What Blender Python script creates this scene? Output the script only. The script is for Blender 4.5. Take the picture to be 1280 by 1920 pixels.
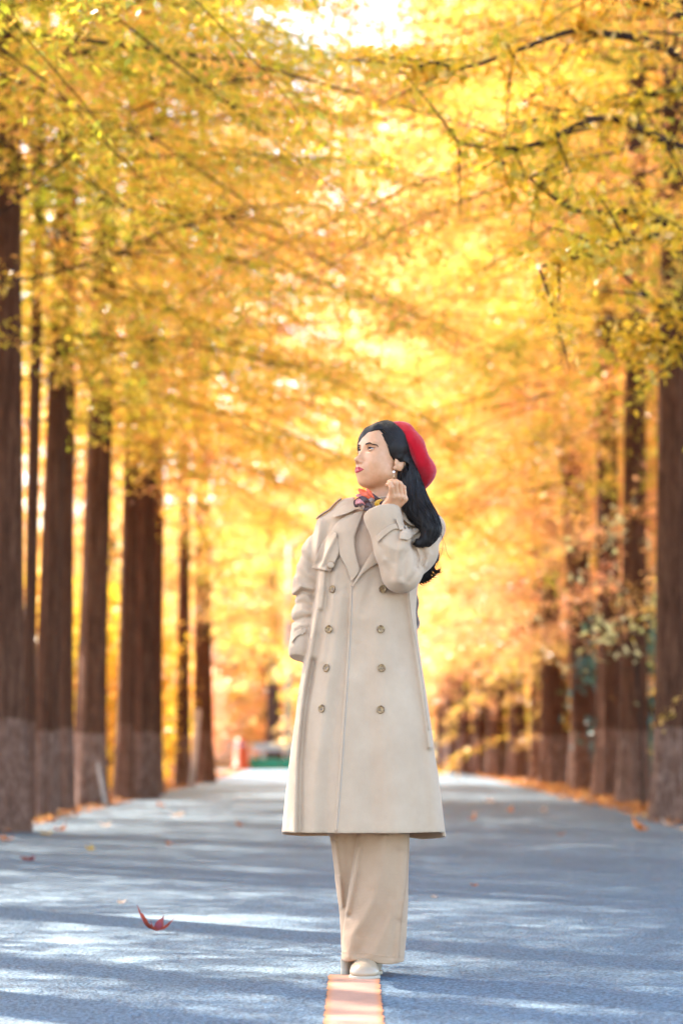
import bpy, bmesh, math, random
import numpy as np
from mathutils import Vector, Matrix

for _o in list(bpy.data.objects):
    bpy.data.objects.remove(_o)
SC = bpy.context.scene
COL = SC.collection
R = math.radians

# ------------------------------------------------------------------ camera
CAM_LOC = (0.0, -7.4, 0.70)
CAM_PITCH, CAM_YAW = 5.49, 0.30
FPX = 4529.0                      # focal length in pixels of the 1280 px wide photograph
cam_d = bpy.data.cameras.new('camera')
cam_d.sensor_fit = 'HORIZONTAL'
cam_d.sensor_width = 24.0
cam_d.lens = FPX / 1280 * 24.0
cam_d.clip_end = 3000
cam_d.clip_start = 0.1
cam_d.dof.use_dof = True
cam_d.dof.focus_distance = 7.34
cam_d.dof.aperture_fstop = 2.7
cam = bpy.data.objects.new('camera', cam_d)
COL.objects.link(cam)
cam.location = CAM_LOC
cam.rotation_euler = (R(90 + CAM_PITCH), 0, R(CAM_YAW))
SC.camera = cam

# ------------------------------------------------------------------ sky and sun
SUN_TO = Vector((-0.62, 0.60, 0.80)).normalized()      # direction towards the sun: back left, high
SUN_EL = math.asin(SUN_TO.z)
SUN_AZ = math.atan2(SUN_TO.x, SUN_TO.y)                # clockwise from +Y
world = bpy.data.worlds.new('World')
SC.world = world
world.use_nodes = True
wn = world.node_tree
wn.nodes.clear()
wo = wn.nodes.new('ShaderNodeOutputWorld')
wb = wn.nodes.new('ShaderNodeBackground')
sk = wn.nodes.new('ShaderNodeTexSky')
sk.sky_type = 'NISHITA'
sk.sun_disc = False
sk.sun_elevation = SUN_EL
sk.sun_rotation = SUN_AZ
sk.altitude = 100
sk.air_density = 1.0
sk.dust_density = 1.0
sk.ozone_density = 1.0
wb.inputs['Strength'].default_value = 0.15
wn.links.new(sk.outputs[0], wb.inputs[0])
wn.links.new(wb.outputs[0], wo.inputs[0])

sun_d = bpy.data.lights.new('sun', 'SUN')
sun_d.energy = 5.0
sun_d.angle = R(0.55)
sun_d.color = (1.0, 0.93, 0.82)
sun = bpy.data.objects.new('sun', sun_d)
COL.objects.link(sun)
sun.location = (-20, 20, 30)
sun.rotation_euler = SUN_TO.to_track_quat('Z', 'Y').to_euler()

SC.view_settings.view_transform = 'Standard'
SC.view_settings.look = 'None'
SC.view_settings.exposure = 2.95
SC.view_settings.gamma = 1.0
SC.view_settings.use_curve_mapping = False
cy = SC.cycles
cy.max_bounces = 8
cy.diffuse_bounces = 5
cy.glossy_bounces = 2
cy.transmission_bounces = 4
cy.transparent_max_bounces = 4
cy.sample_clamp_indirect = 6.0
cy.volume_bounces = 0
cy.use_denoising = True
cy.use_adaptive_sampling = True
cy.adaptive_threshold = 0.02
cy.caustics_reflective = False
cy.caustics_refractive = False

rng = np.random.default_rng(7)
random.seed(7)

# ------------------------------------------------------------------ helpers: naming
def tag(o, label=None, cat=None, group=None, kind=None):
    if label: o['label'] = label
    if cat: o['category'] = cat
    if group: o['group'] = group
    if kind: o['kind'] = kind
    return o

def empty(name, loc=(0, 0, 0), rz=0.0, parent=None):
    o = bpy.data.objects.new(name, None)
    o.empty_display_size = 0.2
    COL.objects.link(o)
    o.location = loc
    o.rotation_euler = (0, 0, rz)
    if parent: o.parent = parent
    return o

def link_mesh(name, me, mat=None, parent=None):
    o = bpy.data.objects.new(name, me)
    COL.objects.link(o)
    if mat is not None and len(me.materials) == 0:
        me.materials.append(mat)
    if parent is not None:
        o.parent = parent
    return o

def np_mesh(name, verts, faces, smooth=True, mat_idx=None):
    """verts (N,3), faces (M,k) with one k for all"""
    verts = np.asarray(verts, np.float32)
    faces = np.asarray(faces, np.int32)
    me = bpy.data.meshes.new(name)
    k = faces.shape[1]
    me.vertices.add(len(verts)); me.vertices.foreach_set('co', verts.ravel())
    me.loops.add(faces.size); me.loops.foreach_set('vertex_index', faces.ravel())
    me.polygons.add(len(faces))
    me.polygons.foreach_set('loop_start', np.arange(0, faces.size, k, dtype=np.int32))
    if smooth:
        me.polygons.foreach_set('use_smooth', np.ones(len(faces), bool))
    if mat_idx is not None:
        me.polygons.foreach_set('material_index', np.asarray(mat_idx, np.int32))
    me.update(calc_edges=True)
    me.validate()
    return me

class Buf:
    """collects quads / triangles (as degenerate-free quads lists) for one mesh"""
    def __init__(s): s.v = []; s.f = []; s.n = 0
    def add(s, v, f):
        v = np.asarray(v, float).reshape(-1, 3)
        s.v.append(v)
        s.f += [tuple(int(i) + s.n for i in q) for q in f]
        s.n += len(v)
    def mesh(s, name, smooth=True):
        me = bpy.data.meshes.new(name)
        me.from_pydata(np.concatenate(s.v).tolist(), [], s.f)
        if smooth:
            me.polygons.foreach_set('use_smooth', np.ones(len(me.polygons), bool))
        me.update()
        return me
    def box(s, x0, x1, y0, y1, z0, z1):
        v = [(x, y, z) for z in (z0, z1) for y in (y0, y1) for x in (x0, x1)]
        s.add(v, [(0, 2, 3, 1), (4, 5, 7, 6), (0, 1, 5, 4), (2, 6, 7, 3), (0, 4, 6, 2), (1, 3, 7, 5)])
    def tube(s, pts, rad, n=6, cap=True, squash=None):
        pts = np.asarray(pts, float); m = len(pts)
        rad = np.broadcast_to(np.asarray(rad, float), (m,))
        t = np.gradient(pts, axis=0); t /= np.linalg.norm(t, axis=1)[:, None] + 1e-9
        up = np.array([0, 0, 1.0]) if abs(t[0][2]) < 0.9 else np.array([1.0, 0, 0])
        rings = []
        u = np.cross(up, t[0]); u /= np.linalg.norm(u)
        for i in range(m):
            u = u - t[i] * np.dot(u, t[i]); u /= np.linalg.norm(u) + 1e-9
            w = np.cross(t[i], u)
            a = np.linspace(0, 2 * np.pi, n, endpoint=False)
            rings.append(pts[i] + rad[i] * (np.cos(a)[:, None] * u + np.sin(a)[:, None] * w))
        v = np.concatenate(rings); f = []
        for i in range(m - 1):
            for j in range(n):
                k = (j + 1) % n
                f.append((i * n + j, i * n + k, (i + 1) * n + k, (i + 1) * n + j))
        if cap:
            f.append(tuple(range(n - 1, -1, -1)))
            f.append(tuple(range((m - 1) * n, m * n)))
        s.add(v, f)
    def lathe(s, prof, n=24, M=None):
        """prof list of (r,h) about z; M maps to place"""
        a = np.linspace(0, 2 * np.pi, n, endpoint=False)
        v = np.concatenate([np.c_[r * np.cos(a), r * np.sin(a), np.full(n, h)] for r, h in prof])
        f = []
        for i in range(len(prof) - 1):
            for j in range(n):
                k = (j + 1) % n
                f.append((i * n + j, i * n + k, (i + 1) * n + k, (i + 1) * n + j))
        if M is not None:
            v = v @ np.array(M.to_3x3()).T + np.array(M.translation)
        s.add(v, f)

# ------------------------------------------------------------------ helpers: materials
MATS = {}
def mat(name):
    m = bpy.data.materials.new(name)
    m.use_nodes = True
    m.node_tree.nodes.clear()
    MATS[name] = m
    return m
def nn(m, t, **kw):
    n = m.node_tree.nodes.new(t)
    for k, v in kw.items():
        if k.startswith('i_'):
            n.inputs[k[2:].replace('_', ' ')].default_value = v
        elif isinstance(k, str):
            setattr(n, k, v)
    return n
def lk(m, a, b): m.node_tree.links.new(a, b)
def ramp(m, fac, stops, interp='LINEAR'):
    r = m.node_tree.nodes.new('ShaderNodeValToRGB')
    r.color_ramp.interpolation = interp
    e = r.color_ramp.elements
    while len(e) < len(stops): e.new(0.5)
    for i, (p, c) in enumerate(stops):
        e[i].position = p
        e[i].color = (*c, 1) if len(c) == 3 else c
    lk(m, fac, r.inputs[0])
    return r.outputs[0]
def noise(m, scale, detail=4, rough=0.55, coord=None, vecscale=None):
    tc = nn(m, 'ShaderNodeTexCoord')
    src = tc.outputs[coord or 'Object']
    if vecscale:
        mp = nn(m, 'ShaderNodeMapping'); mp.inputs['Scale'].default_value = vecscale
        lk(m, src, mp.inputs['Vector']); src = mp.outputs[0]
    n = nn(m, 'ShaderNodeTexNoise'); n.inputs['Scale'].default_value = scale
    n.inputs['Detail'].default_value = detail; n.inputs['Roughness'].default_value = rough
    lk(m, src, n.inputs['Vector'])
    return n.outputs['Fac']
def bump(m, h, strength=0.3, dist=0.01, normal=None):
    b = nn(m, 'ShaderNodeBump'); b.inputs['Strength'].default_value = strength
    b.inputs['Distance'].default_value = dist
    lk(m, h, b.inputs['Height'])
    if normal is not None: lk(m, normal, b.inputs['Normal'])
    return b.outputs[0]
def princ(m, color, rough=0.6, spec=0.5, normal=None, **kw):
    p = nn(m, 'ShaderNodeBsdfPrincipled')
    if isinstance(color, tuple): p.inputs['Base Color'].default_value = (*color, 1)
    else: lk(m, color, p.inputs['Base Color'])
    if isinstance(rough, (int, float)): p.inputs['Roughness'].default_value = rough
    else: lk(m, rough, p.inputs['Roughness'])
    p.inputs['Specular IOR Level'].default_value = spec
    if normal is not None: lk(m, normal, p.inputs['Normal'])
    for k, v in kw.items(): p.inputs[k.replace('_', ' ')].default_value = v
    o = nn(m, 'ShaderNodeOutputMaterial')
    lk(m, p.outputs[0], o.inputs[0])
    return p
def mixc(m, f, a, b):
    x = nn(m, 'ShaderNodeMix', data_type='RGBA')
    for sock, val in ((x.inputs[0], f), (x.inputs[6], a), (x.inputs[7], b)):
        if isinstance(val, (int, float)): sock.default_value = val
        elif isinstance(val, tuple): sock.default_value = (*val, 1)
        else: lk(m, val, sock)
    return x.outputs[2]
def mathn(m, op, a, b=None, clamp=False):
    x = nn(m, 'ShaderNodeMath', operation=op, use_clamp=clamp)
    for i, v in enumerate((a, b)):
        if v is None: continue
        if isinstance(v, (int, float)): x.inputs[i].default_value = v
        else: lk(m, v, x.inputs[i])
    return x.outputs[0]

# ------------------------------------------------------------------ helpers: placing by the photograph
_RC = np.array(cam.rotation_euler.to_matrix())
_C = np.array(CAM_LOC)
def W(px, py, y=0.0):
    """point of the plane world-y = y that shows at photo pixel px, py"""
    d = _RC @ np.array([(px - 640) / FPX, -(py - 960) / FPX, -1.0])
    return _C + d * ((y - _C[1]) / d[1])
def to_px(P):
    q = (P - _C) @ _RC
    return 640 + FPX * q[..., 0] / -q[..., 2], 960 - FPX * q[..., 1] / -q[..., 2]

# ------------------------------------------------------------------ helpers: signed distance modelling
def s_cap(P, a, b, ra, rb):
    a = np.asarray(a, float); b = np.asarray(b, float); ab = b - a
    h = np.clip((P - a) @ ab / (ab @ ab), 0, 1)
    return np.linalg.norm(P - a - h[:, None] * ab, axis=1) - (ra + (rb - ra) * h)
def s_ell(P, c, r, Rm=None):
    p = P - np.asarray(c, float)
    if Rm is not None: p = p @ Rm
    r = np.asarray(r, float)
    k0 = np.linalg.norm(p / r, axis=1); k1 = np.linalg.norm(p / r ** 2, axis=1) + 1e-9
    return k0 * (k0 - 1) / k1
def smin(a, b, k):
    h = np.maximum(k - np.abs(a - b), 0) / k
    return np.minimum(a, b) - h * h * k * 0.25
def smax(a, b, k): return -smin(-a, -b, k)
def s_chain(P, pts, rs, k=0.012):
    d = None
    for i in range(len(pts) - 1):
        e = s_cap(P, pts[i], pts[i + 1], rs[i], rs[i + 1])
        d = e if d is None else smin(d, e, k)
    return d
def d_poly(X, Y, poly, closed=True):
    """2-D distance to a polyline / signed to a polygon (negative inside)"""
    poly = np.asarray(poly, float); n = len(poly)
    best = np.full(X.shape, 1e9); ins = np.zeros(X.shape, bool)
    for i in range(n if closed else n - 1):
        a = poly[i]; b = poly[(i + 1) % n]; e = b - a
        wx = X - a[0]; wy = Y - a[1]
        t = np.clip((wx * e[0] + wy * e[1]) / (e @ e + 1e-12), 0, 1)
        best = np.minimum(best, (wx - t * e[0]) ** 2 + (wy - t * e[1]) ** 2)
        if closed:
            c = (a[1] > Y) != (b[1] > Y)
            xx = a[0] + (Y - a[1]) * e[0] / (e[1] if abs(e[1]) > 1e-9 else 1e-9)
            ins ^= c & (X < xx)
    d = np.sqrt(best)
    return np.where(ins, -d, d) if closed else d

def grid_axis(lo, hi, h): return np.arange(lo, hi + h, h)
def net(f, xs, ys, zs, B=12, slack=1.5):
    """surface-nets mesh of f<0 on a rectilinear grid; only blocks near the surface are sampled"""
    nx, ny, nz = len(xs), len(ys), len(zs)
    V = np.empty((nx, ny, nz), np.float32)
    ix, iy, iz = (range(0, n, B) for n in (nx, ny, nz))
    cs, sl = [], []
    for i in ix:
        for j in iy:
            for k in iz:
                i1, j1, k1 = min(i + B, nx), min(j + B, ny), min(k + B, nz)
                lo = np.array([xs[i], ys[j], zs[k]]); hi = np.array([xs[i1 - 1], ys[j1 - 1], zs[k1 - 1]])
                cs.append(np.r_[(lo + hi) / 2, np.linalg.norm(hi - lo) / 2]); sl.append((i, i1, j, j1, k, k1))
    cs = np.array(cs)
    dc = f(cs[:, :3])
    h = max(np.diff(xs).max(), np.diff(ys).max(), np.diff(zs).max())
    near = np.abs(dc) < cs[:, 3] * slack + 2 * h
    batch, pts, cnt = [], [], 0
    def flush():
        nonlocal batch, pts, cnt
        if not batch: return
        d = f(np.concatenate(pts)); o = 0
        for (i, i1, j, j1, k, k1) in batch:
            n = (i1 - i) * (j1 - j) * (k1 - k)
            V[i:i1, j:j1, k:k1] = d[o:o + n].reshape(i1 - i, j1 - j, k1 - k); o += n
        batch, pts, cnt = [], [], 0
    for q, s in enumerate(sl):
        i, i1, j, j1, k, k1 = s
        if not near[q]:
            V[i:i1, j:j1, k:k1] = 1.0 if dc[q] > 0 else -1.0
            continue
        g = np.stack(np.meshgrid(xs[i:i1], ys[j:j1], zs[k:k1], indexing='ij'), -1).reshape(-1, 3)
        batch.append(s); pts.append(g); cnt += len(g)
        if cnt > 400000: flush()
    flush()
    ins = V < 0
    c8 = [ins[a:nx - 1 + a, b:ny - 1 + b, c:nz - 1 + c] for a in (0, 1) for b in (0, 1) for c in (0, 1)]
    anyv = c8[0].copy(); allv = c8[0].copy()
    for c in c8[1:]: anyv |= c; allv &= c
    act = np.argwhere(anyv & ~allv)
    idx = np.full((nx - 1, ny - 1, nz - 1), -1, np.int32)
    idx[act[:, 0], act[:, 1], act[:, 2]] = np.arange(len(act))
    off = np.array([(a, b, c) for a in (0, 1) for b in (0, 1) for c in (0, 1)])
    cv = np.stack([V[act[:, 0] + o[0], act[:, 1] + o[1], act[:, 2] + o[2]] for o in off], 1)
    cp = np.stack([np.c_[xs[act[:, 0] + o[0]], ys[act[:, 1] + o[1]], zs[act[:, 2] + o[2]]] for o in off], 1)
    acc = np.zeros((len(act), 3)); num = np.zeros(len(act))
    for a in range(8):
        for b in range(a + 1, 8):
            if np.abs(off[a] - off[b]).sum() != 1: continue
            m = (cv[:, a] < 0) != (cv[:, b] < 0)
            t = (cv[m, a] / (cv[m, a] - cv[m, b]))[:, None]
            acc[m] += cp[m, a] * (1 - t) + cp[m, b] * t; num[m] += 1
    verts = acc / num[:, None]
    F = []
    for ax in range(3):
        u, v = [(1, 2), (2, 0), (0, 1)][ax]
        sh = [slice(1, n - 1) for n in (nx, ny, nz)]
        s0 = list(sh); s1 = list(sh)
        s0[ax] = slice(0, (nx, ny, nz)[ax] - 1); s1[ax] = slice(1, (nx, ny, nz)[ax])
        a = ins[tuple(s0)]; b = ins[tuple(s1)]
        e = np.argwhere(a != b)
        base = np.array([1, 1, 1]); base[ax] = 0
        e = e + base
        flip = ins[e[:, 0], e[:, 1], e[:, 2]]
        du = np.zeros(3, int); du[u] = 1; dv = np.zeros(3, int); dv[v] = 1
        q = [e - du - dv, e - dv, e, e - du]
        q = np.stack([idx[p[:, 0], p[:, 1], p[:, 2]] for p in q], 1)
        q[~flip] = q[~flip][:, ::-1]
        F.append(q)
    F = np.concatenate(F)
    F = F[(F >= 0).all(1)]
    return verts, F

def trace(f, px, py, off=0.0, y0=-0.5, y1=0.5):
    """first point of the surface f = off seen through photo pixels px, py (arrays)"""
    px = np.atleast_1d(np.asarray(px, float)); py = np.atleast_1d(np.asarray(py, float))
    d = np.stack([(px - 640) / FPX, -(py - 960) / FPX, -np.ones_like(px)], 1) @ _RC.T
    d = d / d[:, 1:2]
    t = np.full(len(px), y0 - _C[1])
    for _ in range(60):
        P = _C + d * t[:, None]
        t = np.minimum(t + np.clip((f(P) - off) * 0.6, -0.02, 0.04), y1 - _C[1])
    return _C + d * t[:, None]

def resample(poly, n):
    poly = np.asarray(poly, float)
    s = np.r_[0, np.cumsum(np.linalg.norm(np.diff(poly, axis=0), axis=1))]
    t = np.linspace(0, s[-1], n)
    return np.stack([np.interp(t, s, poly[:, i]) for i in range(poly.shape[1])], 1)
def smooth_curve(pts, n):
    """Catmull-Rom through pts"""
    pts = np.asarray(pts, float)
    p = np.vstack([2 * pts[0] - pts[1], pts, 2 * pts[-1] - pts[-2]])
    m = len(pts) - 1; out = []
    for t in np.linspace(0, m - 1e-6, n):
        i = int(t); u = t - i
        a, b, c, d = p[i], p[i + 1], p[i + 2], p[i + 3]
        out.append(0.5 * ((2 * b) + (-a + c) * u + (2 * a - 5 * b + 4 * c - d) * u * u + (-a + 3 * b - 3 * c + d) * u ** 3))
    return np.array(out)
def cloth_patch(f, L, Rr, nu, nv, off, thick=0.0025, offs=None):
    """a piece of cloth lying on surface f between two traced edges"""
    A = smooth_curve(L, nu) if len(L) > 2 else resample(L, nu)
    B = smooth_curve(Rr, nu) if len(Rr) > 2 else resample(Rr, nu)
    v = np.linspace(0, 1, nv)
    G = A[:, None, :] * (1 - v)[None, :, None] + B[:, None, :] * v[None, :, None]
    P = trace(f, G[..., 0].ravel(), G[..., 1].ravel(), off).reshape(nu, nv, 3)
    if offs is not None:
        u = np.linspace(0, 1, nu)
        P[..., 1] -= offs(u[:, None], v[None, :])
    front = P.copy(); front[..., 1] -= thick / 2
    back = P.copy(); back[..., 1] += thick
    b = Buf()
    V2 = np.concatenate([front.reshape(-1, 3), back.reshape(-1, 3)])
    n = nu * nv; F = []
    for i in range(nu - 1):
        for j in range(nv - 1):
            a = i * nv + j
            F.append((a, a + nv, a + nv + 1, a + 1)); F.append((n + a, n + a + 1, n + a + nv + 1, n + a + nv))
    def side(ids):
        for a, c in zip(ids[:-1], ids[1:]): F.append((a, c, n + c, n + a))
    side([j for j in range(nv)]); side([(nu - 1) * nv + j for j in range(nv)][::-1])
    side([i * nv for i in range(nu)][::-1]); side([i * nv + nv - 1 for i in range(nu)])
    b.add(V2, F)
    return b

# ================================================================== the place
# ---- ground, road
m = mat('asphalt')
tc = nn(m, 'ShaderNodeTexCoord')
vo = nn(m, 'ShaderNodeTexVoronoi', feature='F1'); vo.inputs['Scale'].default_value = 95
vo2 = nn(m, 'ShaderNodeTexVoronoi', feature='F1'); vo2.inputs['Scale'].default_value = 48
for q in (vo, vo2): lk(m, tc.outputs['Object'], q.inputs['Vector'])
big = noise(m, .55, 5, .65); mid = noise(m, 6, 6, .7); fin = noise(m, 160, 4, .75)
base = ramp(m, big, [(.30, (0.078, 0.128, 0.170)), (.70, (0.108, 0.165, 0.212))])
st = ramp(m, vo.outputs['Distance'], [(.0, (1.5, 1.5, 1.5)), (.42, (1.0, 1.0, 1.0)), (.75, (.40, .40, .42))])
mx = nn(m, 'ShaderNodeMix', data_type='RGBA', blend_type='MULTIPLY'); mx.inputs[0].default_value = 1.0
lk(m, base, mx.inputs[6]); lk(m, st, mx.inputs[7])
mx2 = nn(m, 'ShaderNodeMix', data_type='RGBA', blend_type='MULTIPLY'); mx2.inputs[0].default_value = .55
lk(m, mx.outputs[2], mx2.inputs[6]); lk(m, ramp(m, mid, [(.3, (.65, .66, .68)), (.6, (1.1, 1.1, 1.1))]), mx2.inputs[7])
h = mathn(m, 'ADD', mathn(m, 'MULTIPLY', vo.outputs['Distance'], -1.0), mathn(m, 'MULTIPLY', vo2.outputs['Distance'], -.8))
h = mathn(m, 'ADD', h, mathn(m, 'MULTIPLY', fin, .5))
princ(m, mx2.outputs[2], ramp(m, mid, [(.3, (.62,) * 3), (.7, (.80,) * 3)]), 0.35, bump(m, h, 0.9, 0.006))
m = mat('soil')
n1 = noise(m, 2.5, 6, .7); n2 = noise(m, 30, 5, .7)
princ(m, ramp(m, mathn(m, 'ADD', mathn(m, 'MULTIPLY', n1, .5), mathn(m, 'MULTIPLY', n2, .5)),
              [(.36, (.055, .036, .022)), (.5, (.16, .085, .035)), (.62, (.30, .15, .045))]), .95, .1, bump(m, n2, .8, .03))
m = mat('line_paint')
n1 = noise(m, 9, 6, .7); n2 = noise(m, 240, 3, .6)
pc = ramp(m, n1, [(.3, (.36, .185, .125)), (.62, (.42, .220, .150)), (.75, (.33, .165, .115))])
tcl = nn(m, 'ShaderNodeTexCoord'); spl = nn(m, 'ShaderNodeSeparateXYZ'); lk(m, tcl.outputs['Object'], spl.inputs[0])
dx_ = mathn(m, 'ABSOLUTE', mathn(m, 'SUBTRACT', spl.outputs['X'], float(W(663, 1850, -.3)[0])))
eg = ramp(m, mathn(m, 'ADD', dx_, mathn(m, 'MULTIPLY', noise(m, 25, 4, .7), .020)), [(.066, (0,) * 3), (.086, (1,) * 3)])
pc = mixc(m, eg, pc, (.48, .165, .055))
princ(m, pc, .62, .3, bump(m, n2, .35, .002))

def sheet(name, x0, x1, y0, y1, z, nx, ny, mt, kind='structure', fz=None, fx=None):
    xs = np.linspace(0, 1, nx); ys = y0 + (y1 - y0) * np.linspace(0, 1, ny)
    G = np.zeros((ny, nx, 3))
    for j, y in enumerate(ys):
        a, b_ = (x0(y) if callable(x0) else x0), (x1(y) if callable(x1) else x1)
        G[j, :, 0] = a + (b_ - a) * xs; G[j, :, 1] = y; G[j, :, 2] = z
    if fz is not None: G[..., 2] += fz(G[..., 0], G[..., 1])
    i = np.arange(nx - 1)[None] + nx * np.arange(ny - 1)[:, None]
    F = np.stack([i, i + 1, i + nx + 1, i + nx], -1).reshape(-1, 4)
    o = link_mesh(name, np_mesh(name, G.reshape(-1, 3), F), MATS[mt])
    if kind: o['kind'] = kind
    return o
END_Y = 57.0
def road_r(y): return 2.95 + .05 * math.sin(y * 1.7) - (max(0, y - 34) * .03)
def road_l(y): return -2.92 - .05 * math.sin(y * 1.3 + 1)
bmp = lambda X, Y: .06 * np.sin(X * 1.3) * np.sin(Y * .9) + .03 * np.sin(X * 3.1 + Y * 2.2)
g = sheet('ground', -700, 700, -500, 1500, -0.06, 60, 60, 'soil')
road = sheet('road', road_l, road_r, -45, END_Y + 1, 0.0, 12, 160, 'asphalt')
sheet('cross_road', -60, 40, END_Y - 4.4, END_Y + 1.2, -0.004, 30, 6, 'asphalt')
sheet('verge', lambda y: -16, lambda y: road_l(y) + .06, -45, END_Y - 4, -.012, 50, 160, 'soil', fz=lambda X, Y: bmp(X, Y) * np.clip((-3.2 - X) / 1.5, 0, 1) * .8)
sheet('verge', lambda y: road_r(y) - .06, lambda y: 16, -45, END_Y - 4, -.012, 50, 160, 'soil', fz=lambda X, Y: bmp(X, Y) * np.clip((X - 3.2) / 1.5, 0, 1) * .8)
# painted centre line with broken, worn edges
b = Buf(); ys = np.arange(-6.9, .02, .006)
def wear(y, s): 
    return .0035 * math.sin(y * 61 + s) * math.sin(y * 23 + 2 * s) + (.005 * max(0, math.sin(y * 140 + s * 3) - .55) if y < .6 else 0) + .0018 * rng.normal()
cxl = W(663, 1850, -.3)[0]
V2 = []
for y in ys:
    V2.append((cxl - .076 + max(-.003, wear(y, 1)) * .8, y, .004)); V2.append((cxl + .076 - max(-.003, wear(y, 4)), y, .004))
b.add(V2, [(2 * i, 2 * i + 1, 2 * i + 3, 2 * i + 2) for i in range(len(ys) - 1)])
o = link_mesh('painted_line', b.mesh('painted_line', False), MATS['line_paint']); o['kind'] = 'structure'

# ---- leaf materials: thin blades that let the sun through
def leaf_mat(name, stops, trans=.60, rough=.55, scale=.35):
    m = mat(name)
    oi = nn(m, 'ShaderNodeObjectInfo'); ge = nn(m, 'ShaderNodeNewGeometry')
    nz = nn(m, 'ShaderNodeTexNoise'); nz.inputs['Scale'].default_value = scale; nz.inputs['Detail'].default_value = 3
    lk(m, ge.outputs['Position'], nz.inputs['Vector'])
    nz2 = nn(m, 'ShaderNodeTexNoise'); nz2.inputs['Scale'].default_value = 1.5; nz2.inputs['Detail'].default_value = 2; lk(m, ge.outputs['Position'], nz2.inputs['Vector'])
    f = mathn(m, 'ADD', mathn(m, 'ADD', mathn(m, 'MULTIPLY', nz.outputs['Fac'], 1.30), mathn(m, 'MULTIPLY', nz2.outputs['Fac'], .9)), mathn(m, 'MULTIPLY', oi.outputs['Random'], .38))
    f = mathn(m, 'ADD', f, mathn(m, 'MULTIPLY', ge.outputs['Random Per Island'], .34))
    f = mathn(m, 'SUBTRACT', f, .97)
    c = ramp(m, f, stops)
    d = nn(m, 'ShaderNodeBsdfDiffuse'); t = nn(m, 'ShaderNodeBsdfTranslucent'); gl = nn(m, 'ShaderNodeBsdfGlossy')
    gl.inputs['Roughness'].default_value = .35; gl.inputs['Color'].default_value = (.9, .9, .9, 1)
    lk(m, c, d.inputs['Color']); lk(m, c, t.inputs['Color'])
    a = nn(m, 'ShaderNodeMixShader'); a.inputs[0].default_value = trans
    lk(m, d.outputs[0], a.inputs[1]); lk(m, t.outputs[0], a.inputs[2])
    b2 = nn(m, 'ShaderNodeMixShader'); b2.inputs[0].default_value = .05
    lk(m, a.outputs[0], b2.inputs[1]); lk(m, gl.outputs[0], b2.inputs[2])
    o = nn(m, 'ShaderNodeOutputMaterial'); lk(m, b2.outputs[0], o.inputs[0])
    return m
leaf_mat('needles', [(.16, (.34, .36, .035)), (.34, (.56, .47, .045)), (.48, (.80, .50, .065)), (.64, (.88, .46, .11)), (.80, (.88, .40, .17)), (.96, (.72, .25, .11))])
leaf_mat('needles_olive', [(.16, (.44, .50, .04)), (.38, (.60, .56, .04)), (.56, (.80, .56, .06)), (.76, (.90, .48, .10)), (.96, (.84, .36, .14))])
leaf_mat('needles_peach', [(.16, (.62, .48, .06)), (.36, (.82, .52, .12)), (.55, (.90, .50, .18)), (.75, (.90, .44, .22)), (.96, (.80, .32, .18))])
leaf_mat('yellow_leaves', [(.15, (.52, .46, .04)), (.42, (.82, .54, .04)), (.72, (.88, .48, .08)), (.95, (.88, .62, .30))])
leaf_mat('pale_leaves', [(.2, (.55, .58, .20)), (.5, (.75, .70, .42)), (.8, (.80, .66, .20))])
leaf_mat('teal_leaves', [(.2, (.02, .10, .10)), (.5, (.04, .17, .18)), (.8, (.16, .20, .04))], .4)
leaf_mat('rosy_leaves', [(.2, (.85, .42, .22)), (.5, (.88, .50, .34)), (.8, (.85, .38, .20))])
leaf_mat('litter', [(.2, (.20, .07, .03)), (.5, (.50, .19, .05)), (.8, (.62, .36, .08))], .2)
m = mat('bark')
n1 = noise(m, 3.5, 6, .65, vecscale=(6, 6, .6)); n2 = noise(m, 14, 5, .7, vecscale=(7, 7, .5))
bk = ramp(m, mathn(m, 'ADD', mathn(m, 'MULTIPLY', n1, .5), mathn(m, 'MULTIPLY', n2, .5)), [(.34, (.030, .014, .009)), (.5, (.100, .044, .026)), (.66, (.23, .115, .072))])
tc = nn(m, 'ShaderNodeTexCoord'); sp = nn(m, 'ShaderNodeSeparateXYZ'); lk(m, tc.outputs['Object'], sp.inputs[0])
oi_ = nn(m, 'ShaderNodeObjectInfo')
zz = mathn(m, 'ADD', mathn(m, 'ADD', sp.outputs['Z'], mathn(m, 'MULTIPLY', noise(m, 9, 3, .6), .10)), mathn(m, 'MULTIPLY', oi_.outputs['Random'], .16))
paintf = mathn(m, 'GREATER_THAN', 1.0, zz)
worn = mathn(m, 'MULTIPLY', paintf, ramp(m, n2, [(.42, (.06,) * 3), (.60, (.88,) * 3)]))
wc = mixc(m, oi_.outputs['Random'], ramp(m, noise(m, 5, 5, .7), [(.3, (.20, .095, .062)), (.7, (.38, .21, .15))]), ramp(m, noise(m, 5, 5, .7), [(.3, (.24, .15, .12)), (.7, (.46, .33, .28))]))
princ(m, mixc(m, worn, bk, wc), .92, .15, bump(m, n2, .9, .03))
m = mat('bark_plain')
n2 = noise(m, 14, 5, .7, vecscale=(7, 7, .5))
princ(m, ramp(m, n2, [(.34, (.030, .017, .012)), (.5, (.075, .040, .027)), (.66, (.15, .085, .058))]), .92, .15, bump(m, n2, .9, .03))
m = mat('branch_bark'); princ(m, ramp(m, noise(m, 8, 4), [(.3, (.022, .013, .010)), (.7, (.07, .04, .028))]), .9, .15)
m = mat('pale_pole'); princ(m, ramp(m, noise(m, 6, 4), [(.3, (.38, .31, .27)), (.7, (.50, .42, .38))]), .7, .3)

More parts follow.
